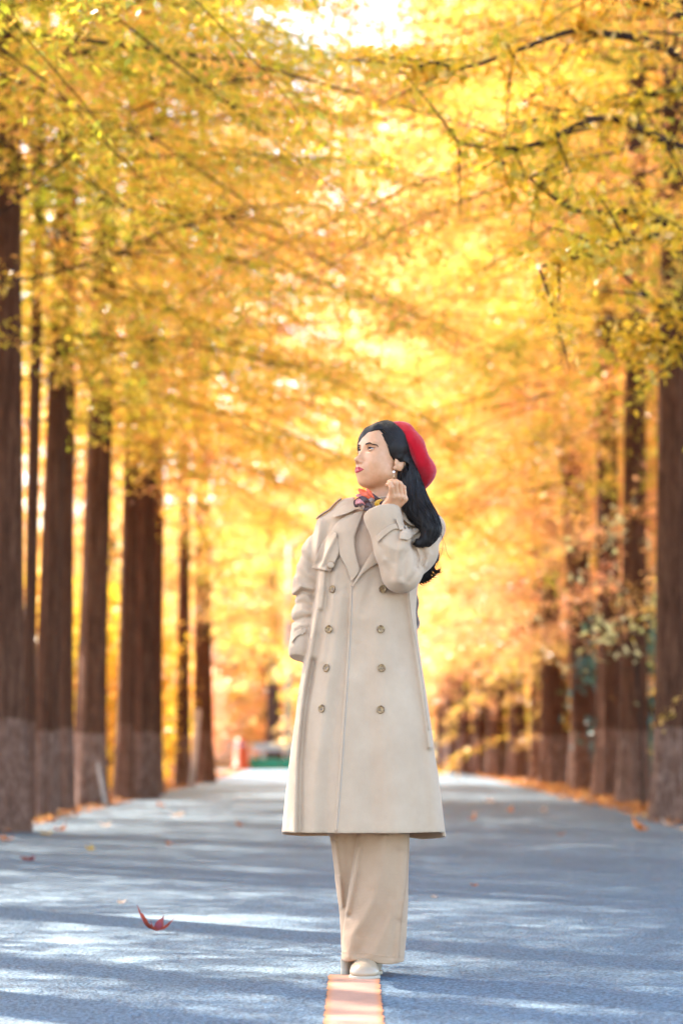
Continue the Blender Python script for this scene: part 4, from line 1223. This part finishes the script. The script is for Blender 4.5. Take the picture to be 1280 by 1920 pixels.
# epaulettes
b = Buf()
for k, (pts, w) in enumerate((([(598, 975, .03), (604, 962, .03), (617, 953, .03), (645, 946, .03)], .022), ([(820, 988, -.0), (812, 975, -.0), (798, 966, .0), (782, 958, .0)], .022))):
    b = Buf(); pc = smooth_curve([W(*p) for p in pts], 14); V2 = []
    tng = np.gradient(pc, axis=0); tng /= np.linalg.norm(tng, axis=1)[:, None]
    for p, t in zip(pc, tng):
        p = onto(f_coat, p, .001); nrm = np.cross(t, [0, 1, 0]); nrm *= np.sign(nrm[2]) or 1
        for (dy, dn) in ((-w, .002), (w, .002), (w, .0055), (-w, .0055)):
            V2.append(p + np.array([0, dy, 0]) + nrm * dn)
    F = [(i * 4 + j, i * 4 + (j + 1) % 4, (i + 1) * 4 + (j + 1) % 4, (i + 1) * 4 + j) for i in range(13) for j in range(4)]
    F += [(0, 3, 2, 1), (52, 53, 54, 55)]
    b.add(V2, F); o = wpart('epaulette', b.mesh('epaulette', False), 'coat_cloth', coat)
# cuff straps
def band(name, c0, c1, r0, r1, wid, thick=.0045, lift=.0015, n=40, parent=coat, mt='coat_cloth', wob=.0):
    c0 = np.asarray(c0); c1 = np.asarray(c1); ax = c1 - c0; ax /= np.linalg.norm(ax)
    u = np.cross(ax, [0, 1, 0]); u /= np.linalg.norm(u); w = np.cross(ax, u); b = Buf(); V2 = []
    for i in range(n):
        a = 2 * math.pi * i / n
        for (h, dr) in ((-wid / 2, 0), (-wid / 2, thick), (wid / 2, thick), (wid / 2, 0)):
            r = r0 + lift + dr + (0 if abs(h) < 0 else 0) + wob * math.sin(2 * a + .6)
            V2.append(c0 + ax * h + r * (math.cos(a) * u + math.sin(a) * w) + (c1 - c0) * 0)
    F = [(i * 4 + j, ((i + 1) % n) * 4 + j, ((i + 1) % n) * 4 + (j + 1) % 4, i * 4 + (j + 1) % 4) for i in range(n) for j in range(4)]
    b.add(V2, F); return wpart(name, b.mesh(name, False), mt, parent)
def cuff_band(name, f, L, Rr, **kw): return patch(name, L, Rr, 24, 6, .003, f=f, **kw)
f_slr = lambda P: sleeve_r(P) - fold_disp(*to_px(P), SLEEVE_R_FOLDS)
f_sll = lambda P: np.minimum(sleeve_l(P) - fold_disp(*to_px(P), SLEEVE_L_FOLDS), cuff_l(P))
cuff_band('cuff_strap', f_slr, [(704, 1006), (722, 990), (738, 982), (755, 984)], [(708, 1018), (724, 1002), (741, 992), (759, 995)], offs=lambda u, v: .0025 + 0 * u)
cuff_band('strap_loop', f_slr, [(741, 973), (745, 984), (749, 994)], [(746, 972), (751, 983), (755, 993)], offs=lambda u, v: .006 + 0 * u)
cuff_band('strap_end', f_slr, [(758, 986), (763, 998), (766, 1010)], [(765, 984), (770, 996), (774, 1008)], offs=lambda u, v: .004 + .008 * u)
cuff_band('cuff_strap', f_sll, [(546, 1196), (554, 1184), (565, 1179), (573, 1178)], [(546, 1206), (556, 1194), (566, 1189), (573, 1187)], offs=lambda u, v: .0035 + 0 * u)
cuff_band('strap_loop', f_sll, [(562, 1174), (563, 1183), (565, 1191)], [(565, 1174), (566, 1183), (569, 1190)], offs=lambda u, v: .007 + 0 * u)
# stitching along the front edge, hem and lapels
def stitch_line(pts, n=60, parent=coat, mt='stitch', r=.0007, f=f_front, off=.0006, name='stitching'):
    q = smooth_curve(pts, n); P = trace(f, q[:, 0], q[:, 1], off)
    b = Buf(); b.tube(P, r, 5); return wpart(name, b.mesh(name), mt, parent)
stitch_line([(661, 1096), (658, 1180), (652, 1280), (644, 1400), (637, 1500), (632, 1556)])
# front edge of the overlap as a real cloth edge
patch('front_edge', [(656, 1100), (652, 1180), (646, 1280), (638, 1400), (631, 1500), (626.5, 1560)],
      [(660, 1100), (657, 1180), (651, 1280), (643, 1400), (636, 1500), (631, 1561)], 60, 4, .0012, thick=.003)
patch('side_seam', [(765, 1105), (773, 1170), (787, 1250), (803, 1370)], [(767, 1105), (775, 1170), (789, 1250), (805, 1370)], 40, 3, .0004, thick=.001)
# buttons
def button(px, py, rad=.0125, parent=coat):
    P = trace(f_front, px, py, .0)[0]
    e = .004; g = np.array([float(f_front((P + d)[None])[0] - f_front((P - d)[None])[0]) for d in np.eye(3) * e])
    g /= np.linalg.norm(g)
    M = Matrix.Translation(Vector(P + g * .001)) @ Vector(g).to_track_quat('Z', 'Y').to_matrix().to_4x4()
    b = Buf(); b.lathe([(0, 0), (rad * .9, .0), (rad, .002), (rad * .98, .0038), (rad * .80, .0046), (rad * .70, .0034), (rad * .3, .0030), (.00001, .0030)], 24, M)
    o = wpart('button', b.mesh('button'), 'button_horn', parent)
    b = Buf()
    for ax_, ay in ((.0022, .0022), (-.0022, .0022), (.0022, -.0022), (-.0022, -.0022)):
        c0 = M @ Vector((ax_, ay, .0031)); c1 = M @ Vector((ax_, ay, .0036)); b.tube([c0, c1], .0009, 8)
    wpart('thread_hole', b.mesh('thread_hole'), 'button_hole', o)
for p in ((624, 1105), (616.5, 1180), (612.5, 1253), (603.5, 1329), (717, 1105), (713.5, 1180), (715, 1253), (713.5, 1331)):
    button(*p)
# flap button with cloth loop
P = trace(f_front, 620, 1060, .012)[0]
b = Buf(); b.lathe([(0.00001, 0), (.0095, .0), (.0105, .002), (.0085, .0038), (.00001, .0030)], 20, Matrix.Translation(Vector(P + [0, -.010, 0])) @ Matrix.Rotation(R(78), 4, 'X'))
wpart('flap_button', b.mesh('flap_button'), 'coat_cloth', coat)
b = Buf(); aa = np.linspace(0, 2 * math.pi, 25)
b.tube(np.array([P + [.0108 * math.cos(t), -.0105, .0108 * math.sin(t)] for t in aa]), .0008, 6, cap=False)
wpart('button_rim', b.mesh('button_rim'), 'button_horn', coat)
# belt loop and hanging belt at the far side
b = Buf()
for z0 in (1.0,):
    pc = smooth_curve([W(777, 1108, .03), W(782, 1130, .05), W(779, 1150, .06), W(784, 1170, .05), W(777, 1182, .03)], 12)
    b.tube(pc, .006, 6)
wpart('belt_loop', b.mesh('belt_loop'), 'coat_lining', coat)

# ---- sweater (chest panel and turtleneck)
def f_sweater(P):
    d = smin(s_ell(P, W(706, 1040, .02), (.150, .100, .17)), s_cap(P, W(719, 962, .02), W(712, 985, .03), .060, .095), .04)
    nk = s_cap(P, W(719, 968, .018), W(722, 938, .014), .0585, .0565)
    d = smin(d, nk, .015)
    up = np.array([-.12, -.10, 1.0]); up /= np.linalg.norm(up)
    d = np.maximum(d, (P - W(712, 931, -.03)) @ up)
    d = np.maximum(d, -np.maximum(s_cap(P, W(719, 968, .02), W(722, 900, .02), .0535, .0535), (W(719, 950, 0)[2] - P[:, 2])))
    return np.maximum(d, P[:, 2] - 1.48) 
sw = sdf_part('sweater', f_sweater, [(-.14, .24), (-.16, .16), (1.02, 1.46)], .0036, 'sweater_knit')
b = Buf()
for k, (dz, rr) in enumerate(((0, .0575),)):
    pass
ringp = []
for a in np.linspace(0, 2 * math.pi, 40):
    x, y = .0560 * math.cos(a), .0560 * math.sin(a)
    c0 = W(721.5, 932, .014)
    ringp.append(c0 + np.array([x, y, .12 * x + .10 * y + .0]))
b.tube(np.array(ringp), .0035, 8, cap=False)
wpart('turtleneck_fold', b.mesh('turtleneck_fold'), 'sweater_knit', sw)

# ---- neck scarf: knotted folds at the throat
scarf = empty('neck_scarf', (0, 0, 0), parent=person)
def leaf(name, pts, w, mt, twist=0.0, thick=.004):
    """a soft folded tongue of silk along pts with half widths w"""
    pc = smooth_curve([W(*p) for p in pts], 16); ww = np.interp(np.linspace(0, 1, 16), np.linspace(0, 1, len(w)), w)
    t = np.gradient(pc, axis=0); t /= np.linalg.norm(t, axis=1)[:, None]
    V2 = []; n = 12
    for i in range(16):
        s = np.cross(t[i], [0, 1, 0]); s /= np.linalg.norm(s); dd = np.cross(s, t[i])
        for j in range(n):
            a = 2 * math.pi * j / n
            V2.append(pc[i] + s * math.cos(a) * ww[i] + dd * (math.sin(a) * (thick * .5 + ww[i] * .10) + .45 * ww[i] * math.cos(2 * a + twist) * math.sin(i * .45 + twist)))
    F = [(i * n + j, i * n + (j + 1) % n, (i + 1) * n + (j + 1) % n, (i + 1) * n + j) for i in range(15) for j in range(n)]
    F += [tuple(range(n - 1, -1, -1)), tuple(range(15 * n, 16 * n))]
    b = Buf(); b.add(V2, F); return wpart(name, b.mesh(name), mt, scarf)
leaf('scarf_tail', [(694, 938, -.075), (683, 926, -.085), (672, 917, -.085)], [.006, .011, .004], 'silk_orange')
leaf('scarf_tail', [(699, 936, -.070), (692, 924, -.078), (687, 916, -.075)], [.006, .008, .002], 'silk_orange', 1)
leaf('scarf_tail', [(690, 938, -.072), (678, 930, -.078), (667, 929, -.078)], [.006, .008, .003], 'silk_pink')
leaf('scarf_fold', [(694, 946, -.075), (681, 939, -.092), (670, 944, -.094), (667, 950, -.088)], [.008, .015, .014, .006], 'silk_brown', .7)
leaf('scarf_fold', [(684, 946, -.085), (672, 940, -.102), (667, 945, -.098)], [.004, .009, .003], 'silk_pink', .5)
leaf('scarf_fold', [(686, 940, -.080), (690, 950, -.090), (682, 956, -.085)], [.008, .013, .004], 'silk_brown', .2)
leaf('scarf_fold', [(700, 934, -.060), (692, 941, -.085), (697, 948, -.080)], [.010, .013, .008], 'silk_taupe')
leaf('scarf_fold', [(703, 946, -.065), (697, 952, -.072), (690, 960, -.068)], [.008, .010, .005], 'silk_taupe')
leaf('scarf_fold', [(689, 918, -.05), (700, 930, -.062), (712, 940, -.062), (722, 944, -.06)], [.003, .006, .008, .007], 'silk_brown')
leaf('scarf_fold', [(716, 938, -.062), (707, 943, -.072), (706, 955, -.068)], [.006, .008, .008], 'silk_gold')
leaf('scarf_fold', [(724, 945, -.060), (714, 943, -.070), (715, 950, -.066)], [.006, .006, .004], 'silk_brown')

# ---- trousers
def f_trousers(P):
    X, Y = to_px(P)
    z = P[:, 2]
    def leg(rows, yc, bdep, ph):
        rows = np.array(rows, float)
        Lp = np.array([W(r[1], r[0], 0) for r in rows]); Rp = np.array([W(r[2], r[0], 0) for r in rows])
        zz = Lp[::-1, 2]
        cx = np.interp(z, zz, ((Lp + Rp) / 2)[::-1, 0]); a = np.interp(z, zz, ((Rp - Lp) / 2)[::-1, 0])
        b = np.interp(z, [.0, .5], bdep)
        dx, dy = P[:, 0] - cx, P[:, 1] - np.interp(z, [0, .5], yc)
        q = (np.abs(dx / a) ** 2.3 + np.abs(dy / b) ** 2.3) ** (1 / 2.3) + 1e-9
        return np.clip((1 - 1 / q) * np.hypot(dx, dy), -.2, .5)
    a = leg([(1300, 600, 700), (1560, 613, 700), (1650, 627, 706), (1720, 636, 708), (1800, 640, 712), (1850, 640, 712)], (.13, .07), (.085, .085), 0)
    b = leg([(1300, 655, 785), (1560, 668, 768), (1640, 658, 766), (1700, 650, 765), (1750, 641.5, 763), (1800, 639.5, 758), (1850, 639, 757)], (.045, .02), (.090, .09), 1)
    front = np.clip((.06 - P[:, 1]) / .05, 0, 1)
    b = b - fold_disp(X, Y, [
        ([(722, 1570), (714, 1630), (700, 1690), (678, 1730), (662, 1752), (655, 1795)], .009, 9),
        ([(735, 1700), (722, 1740), (700, 1790)], .004, 10), ([(744, 1600), (738, 1660), (722, 1710), (700, 1745), (672, 1785)], -.007, 11),
        ([(690, 1580), (684, 1640), (668, 1700), (652, 1745)], -.005, 9), ([(672, 1590), (664, 1650), (652, 1710)], .006, 6), ([(710, 1575), (705, 1620), (696, 1660)], .004, 8), ([(680, 1575), (674, 1640), (655, 1720)], -.004, 6),
        ([(757, 1690), (748, 1740), (745, 1800)], .004, 6), ([(748, 1730), (735, 1790)], -.005, 8)]) * front
    a = a - fold_disp(X, Y, [([(628, 1575), (636, 1640), (642, 1700)], .008, 4), ([(620, 1570), (632, 1640)], -.005, 4), ([(650, 1570), (652, 1640), (645, 1700)], -.006, 7)])
    hem_b = W(700, 1803, -.04)[2] - .010 * np.clip((P[:, 0] - .02) / .12, 0, 1) + .004 * np.sin(P[:, 0] * 50)
    hem_a = W(650, 1800, .1)[2]
    b = smax(b, hem_b - z, .0015); a = smax(a, hem_a - z, .002)
    b = np.maximum(b, -np.maximum(b + .013, z - .12)); a = np.maximum(a, -np.maximum(a + .013, z - .12))
    d = np.minimum(a, b)
    return np.maximum(d, z - .80)
tr = sdf_part('trousers', f_trousers, [(-.13, .24), (-.16, .26), (.0, .60)], .0037, 'trouser_knit')
def patch_t(name, L, Rr, **kw): return patch(name, L, Rr, 40, 3, parent=tr, f=f_trousers, mt='trouser_knit', **kw)
patch_t('trouser_seam', [(766, 1572), (762, 1650), (753, 1720), (748, 1796)], [(767.4, 1572), (763.4, 1650), (754.4, 1720), (749.4, 1796)], off=.0006, thick=.0014)
patch_t('trouser_hem', [(641, 1786), (680, 1787), (720, 1793), (755, 1795)], [(641, 1787.2), (680, 1788.2), (720, 1794.2), (755, 1796.2)], off=.0006, thick=.0014)

# ---- shoes
def f_shoe_front(P):
    d = s_chain(P, chain([(683.5, 1826, -.085), (684, 1819, -.025), (690, 1806, .07), (694, 1790, .12)]), [.024, .031, .036, .034], .03)
    d = smin(d, s_ell(P, W(683.5, 1824, -.070), (.043, .050, .026)), .03)
    return smax(d, .0105 - P[:, 2], .003)
sh = sdf_part('shoe', f_shoe_front, [(-.06, .12), (-.16, .20), (.0, .16)], .0028, 'patent_cream')
f = lambda P: np.maximum(np.abs(P[:, 2] - .006) - .0055, f_shoe_front(np.c_[P[:, :2], np.full(len(P), .024)]) - .0022)
sdf_part('sole', f, [(-.06, .12), (-.16, .20), (-.003, .02)], .0025, 'sole_cream', sh)
def f_shoe_back(P):
    d = s_chain(P, chain([(668, 1814, .10), (664, 1802, .15), (662, 1785, .20)]), [.024, .030, .028], .03)
    return np.maximum(d, .0115 - P[:, 2])
o = sdf_part('shoe', f_shoe_back, [(-.10, .10), (.0, .28), (.0, .16)], .003, 'patent_cream')
def heel(c, parent, mt, r=.016):
    b = Buf(); b.lathe([(.0001, 0), (r * .92, 0), (r * .95, .004), (r * .9, .02), (r * 1.05, .045), (.0001, .045)], 20, Matrix.Translation(Vector(c)))
    wpart('heel', b.mesh('heel', False), mt, parent)
hx = W(647, 1818, .05); heel((hx[0], .05, .001), o, 'sole_cream', .0145)
hx = W(660, 1818, .10); heel((hx[0], .10, .001), o, 'heel_brown', .018)
heel((.045, .10, .001), sh, 'heel_brown', .022)

# ---- hair
FACE = [(674, 870), (675, 852), (678, 840), (682, 831), (686, 822.5), (692, 815), (701, 808), (712, 805.5), (719, 806.5), (724, 815), (726.5, 827), (728, 842), (731, 854),
        (736, 862.5), (742, 866), (756, 865), (764, 869), (766, 877), (762, 885), (756, 893), (750, 902), (740, 930), (640, 930), (640, 870)]
CRn = Rh
def under_beret(P):
    """negative where the beret covers the hair"""
    a = -((P - BC) @ BN - .004)
    q = P - BC; rad = np.linalg.norm(q - (q @ BN)[:, None] * BN, axis=1)
    return np.maximum(a, rad - .135)
def f_hair(P):
    p = to_head(P)
    X, Y = to_px(P)
    d = s_ell(p, (0, .018, .032), (.083, .100, .080))
    d = smin(d, s_chain(P, chain([(706, 806, -.045), (692, 813, -.022), (682.5, 825, -.002), (677.5, 838, .010), (675.5, 850, .020)]), [.020, .0185, .0155, .0110, .004], .01), .014)
    d = smin(d, s_chain(P, chain([(742, 822, -.035), (744, 842, -.050), (747, 856, -.058)]), [.030, .028, .016], .01), .012)
    d = np.maximum(d, -np.maximum(d_poly(X, Y, FACE) / 612, P[:, 1] - (HC[1] + .040 + np.clip((690 - X) / 15, 0, 1) * .1)))
    lk_ = s_chain(P, chain([(758, 866, -.035), (765, 893, -.034), (773, 928, -.045), (784, 955, -.075), (800, 976, -.105), (808, 994, -.118), (801, 1011, -.120), (786, 1018, -.125), (776, 1020, -.122)]),
                  [.026, .032, .039, .040, .034, .027, .020, .012, .005], .012)
    back = s_chain(P, chain([(760, 890, .04), (768, 930, .06), (784, 980, .10), (797, 1040, .14), (796, 1080, .13)]), [.035, .036, .042, .042, .020], .012)
    # strand grooves running with the fall
    t = np.arctan2(P[:, 1] + .05, P[:, 0] - W(778, 930)[0])
    g = .0016 * np.sin(t * 26 + P[:, 2] * 30) + .0010 * np.sin(t * 47 - P[:, 2] * 55)
    lk_ = smin(lk_, back, .012) + g
    ear = [(744, 866), (758, 865), (765, 870), (766, 880), (760, 890), (752, 900), (745, 905)]
    lk_ = np.maximum(lk_, -np.maximum(d_poly(X, Y, ear) / 612, P[:, 1] - .05))
    d = smin(d, lk_, .012)
    return np.maximum(d, -under_beret(P))
hair = sdf_part('hair', f_hair, [(-.06, .32), (-.20, .22), (1.06, 1.74)], .0030, 'hair')
# loose locks and strands over the mass
b = Buf()
def strands(guide, rad, n, r=.0016, jit=.2, spread=1.0, tw=1.0, end=1.0):
    g = smooth_curve([W(*p) for p in guide], 22); rr = np.interp(np.linspace(0, 1, 22), np.linspace(0, 1, len(rad)), rad)
    t = np.gradient(g, axis=0); t /= np.linalg.norm(t, axis=1)[:, None]
    for k in range(n):
        a0 = rng.uniform(0, 2 * math.pi); f0 = rng.uniform(.80, 1.06) * spread; tws = rng.normal(0, .6) * tw
        s0 = rng.uniform(0, .25); s1 = rng.uniform(.75, 1.0) * end
        i0, i1 = int(s0 * 21), max(int(s0 * 21) + 5, int(s1 * 21)); pts = []
        for i in range(i0, i1 + 1):
            if i > 21: break
            u = np.cross(t[i], [0, 1, 0]); u /= np.linalg.norm(u); w = np.cross(t[i], u); a = a0 + tws * i / 21
            pts.append(g[i] + rr[i] * f0 * (math.cos(a) * u + math.sin(a) * w))
        if len(pts) < 3: continue
        L = len(pts); rad_ = r * rng.uniform(.6, 1.4) * np.sin(np.linspace(.35, math.pi * .97, L)) + .0002
        ok = under_beret(np.array(pts)) > 0; L2 = len(pts)
        if not ok.all():
            i0_ = np.argmax(ok) if ok.any() else L2
            pts = pts[i0_:]; rad_ = rad_[i0_:]
        if len(pts) > 3: b.tube(pts, rad_, 5)
strands([(758, 866, -.035), (765, 893, -.034), (773, 928, -.045), (784, 955, -.075), (800, 976, -.105), (808, 994, -.118), (801, 1011, -.120), (786, 1018, -.125), (774, 1021, -.122)],
        [.026, .032, .039, .040, .034, .027, .020, .012, .005], 190)
strands([(758, 866, -.035), (765, 893, -.034), (773, 928, -.045), (784, 955, -.075), (800, 976, -.105), (808, 994, -.118), (801, 1011, -.120), (786, 1018, -.125), (774, 1021, -.122)],
        [.026, .032, .039, .040, .034, .027, .020, .012, .005], 120, r=.0008, spread=1.10, tw=1.8)
for k in range(170):   # cap: from the parting down and back over the temple
    a = rng.uniform(0, 1)
    st = np.array([-.012 + rng.normal(0, .004), -.075 + .10 * a, .078])
    en = np.array([.080, -.030 + .08 * a + rng.normal(0, .006), -.012 + .02 * rng.random()])
    pts = []
    for s in np.linspace(0, 1, 12):
        p = st * (1 - s) + en * s - np.array([0, .018, .032]); p[0] += .03 * math.sin(math.pi * s); p /= np.linalg.norm(p / np.array([.083, .100, .080]))
        pts.append(HL(*(p * 1.01 + np.array([0, .018, .032]))))
    P_ = np.array(pts); X_, Y_ = to_px(P_)
    ok = (d_poly(X_, Y_, FACE) > 2) & (under_beret(P_) > 0)
    P_ = P_[ok]
    if len(P_) > 4: b.tube(P_, rng.uniform(.0006, .0016) * np.sin(np.linspace(.4, 3.0, len(P_))) + .0002, 5)
for k in range(90):   # far-side lock by the forehead
    o_ = rng.normal(0, 2.0, 2)
    q = smooth_curve([W(712 + o_[0], 799 + abs(o_[1]) * .5, -.04), W(694 + o_[0], 805 + o_[1], -.025), W(681 + o_[0], 818 + o_[1], -.004), W(674.5 + o_[0] * .8, 832, .008), W(673 + o_[0] * .6, 848 + 2 * o_[1], .015)], 12)
    b.tube(q, rng.uniform(.0006, .0014) * np.sin(np.linspace(.4, 3.0, 12)) + .0002, 5)
for k in range(60):   # curled tips behind the elbow
    s = rng.uniform(0, 1); j = rng.normal(0, 1.6)
    x0 = 778 + 34 * s
    q = smooth_curve([W(x0 - 2, 1035 + j, .12), W(x0 + 2 + j, 1062 - 6 * s, .10), W(x0 + 2, 1085 - 22 * s + j, .09), W(x0 + 9 + 3 * rng.random(), 1096 - 24 * s + j, .08), W(x0 + 15 + 5 * rng.random(), 1096 - 30 * s + j * 2, .07)], 14)
    b.tube(q, .0026 * np.sin(np.linspace(.9, 3.1, 14)) + .0002, 5)
for k in range(60):   # flyaways along the outline
    s = rng.uniform(0, 1); ox = rng.normal(0, 2.2)
    g_ = smooth_curve([(787, 918), (797, 945), (812, 968), (823, 985), (820, 1003), (806, 1018)], 30)
    i0 = rng.integers(0, 14); seg = g_[i0:i0 + 14] + [2.5 + ox * .6, ox * .4]
    seg = seg + np.c_[np.linspace(-3, rng.uniform(0, 5), len(seg)), np.linspace(0, rng.uniform(-2, 3), len(seg))]
    b.tube(smooth_curve([W(x, y, -.055 - .04 * t) for (x, y), t in zip(seg[::3], np.linspace(0, 1, 5))], 10), .00045, 3, cap=False)
for k in range(30):   # fine hairs over the parting and forehead edge
    j = rng.normal(0, 1.0, 2)
    b.tube(smooth_curve([W(718 + j[0], 796 + j[1] * .6, -.03), W(700 + j[0] * 1.5, 799 + j[1], -.02), W(684 + j[0], 812 + j[1], .0), W(673.5 + j[0] * .5, 830 + 2 * j[1], .01)], 12), .0005, 3, cap=False)
for q in ([(820, 985, -.05), (829, 1010, -.04), (828, 1035, -.04), (816, 1065, -.04)], [(822, 990, -.05), (832, 1015, -.04), (838, 1038, -.04), (846, 1050, -.04)],
          [(795, 935, -.05), (805, 952, -.06), (818, 968, -.08), (826, 975, -.08)], [(790, 925, -.03), (803, 945, -.05), (812, 960, -.08), (826, 968, -.08)]):
    b.tube(smooth_curve([W(*p) for p in q], 16), .0006, 4)
wpart('hair_strands', b.mesh('hair_strands'), 'hair', hair)

# ---- beret
nb_ = BN
M = Matrix.Translation(Vector(BC)) @ Vector(nb_).to_track_quat('Z', 'Y').to_matrix().to_4x4()
prof = [(.080, -.003), (.090, -.006), (.102, -.005), (.112, .001), (.118, .011), (.121, .024), (.117, .036), (.110, .048), (.096, .058), (.076, .064), (.050, .068), (.024, .069), (.0002, .069)]
na = 72; V2 = []
for r_, h_ in prof:
    for j in range(na):
        a = 2 * math.pi * j / na
        loc = M.to_3x3() @ Vector((math.cos(a), math.sin(a), 0))
        droop = -loc.z                                    # +1 towards the low side
        k = 1 + .05 * math.sin(3 * a + 1) + .03 * math.sin(5 * a)
        hh = h_ * 1.0 * (1 + .14 * droop) + ((.007 * math.sin(4 * a + r_ * 45) + .004 * math.sin(7 * a - r_ * 60)) * (r_ / .118) if h_ > 0 else 0)
        rr_ = r_ * (1 + (.05 * droop + .02 * math.sin(3 * a + 2)) * (1 if h_ > 0.003 else 0))
        V2.append(M @ Vector((rr_ * math.cos(a), rr_ * math.sin(a), hh)))
F = [(i * na + j, i * na + (j + 1) % na, (i + 1) * na + (j + 1) % na, (i + 1) * na + j) for i in range(len(prof) - 1) for j in range(na)]
b = Buf(); b.add([tuple(q) for q in V2], F)
be = wpart('beret', b.mesh('beret'), 'wool_red')
s_ = be.modifiers.new('t', 'SOLIDIFY'); s_.thickness = .003
s_ = be.modifiers.new('s', 'SUBSURF'); s_.levels = 1; s_.render_levels = 1
# ---- earring
ear = Buf(); ep = W(738, 885, -.100)
ear.lathe([(.0042 * math.sin(a), .0042 * math.cos(a)) for a in np.linspace(.001, 3.14, 10)], 14, Matrix.Translation(Vector(ep)))
eo = wpart('earring', ear.mesh('earring'), 'pearl')
b = Buf(); b.tube([ep + [0, -.001, -.003], ep + [0, -.001, -.024]], .0006, 5); wpart('earring_drop', b.mesh('earring_drop'), 'gold', eo)
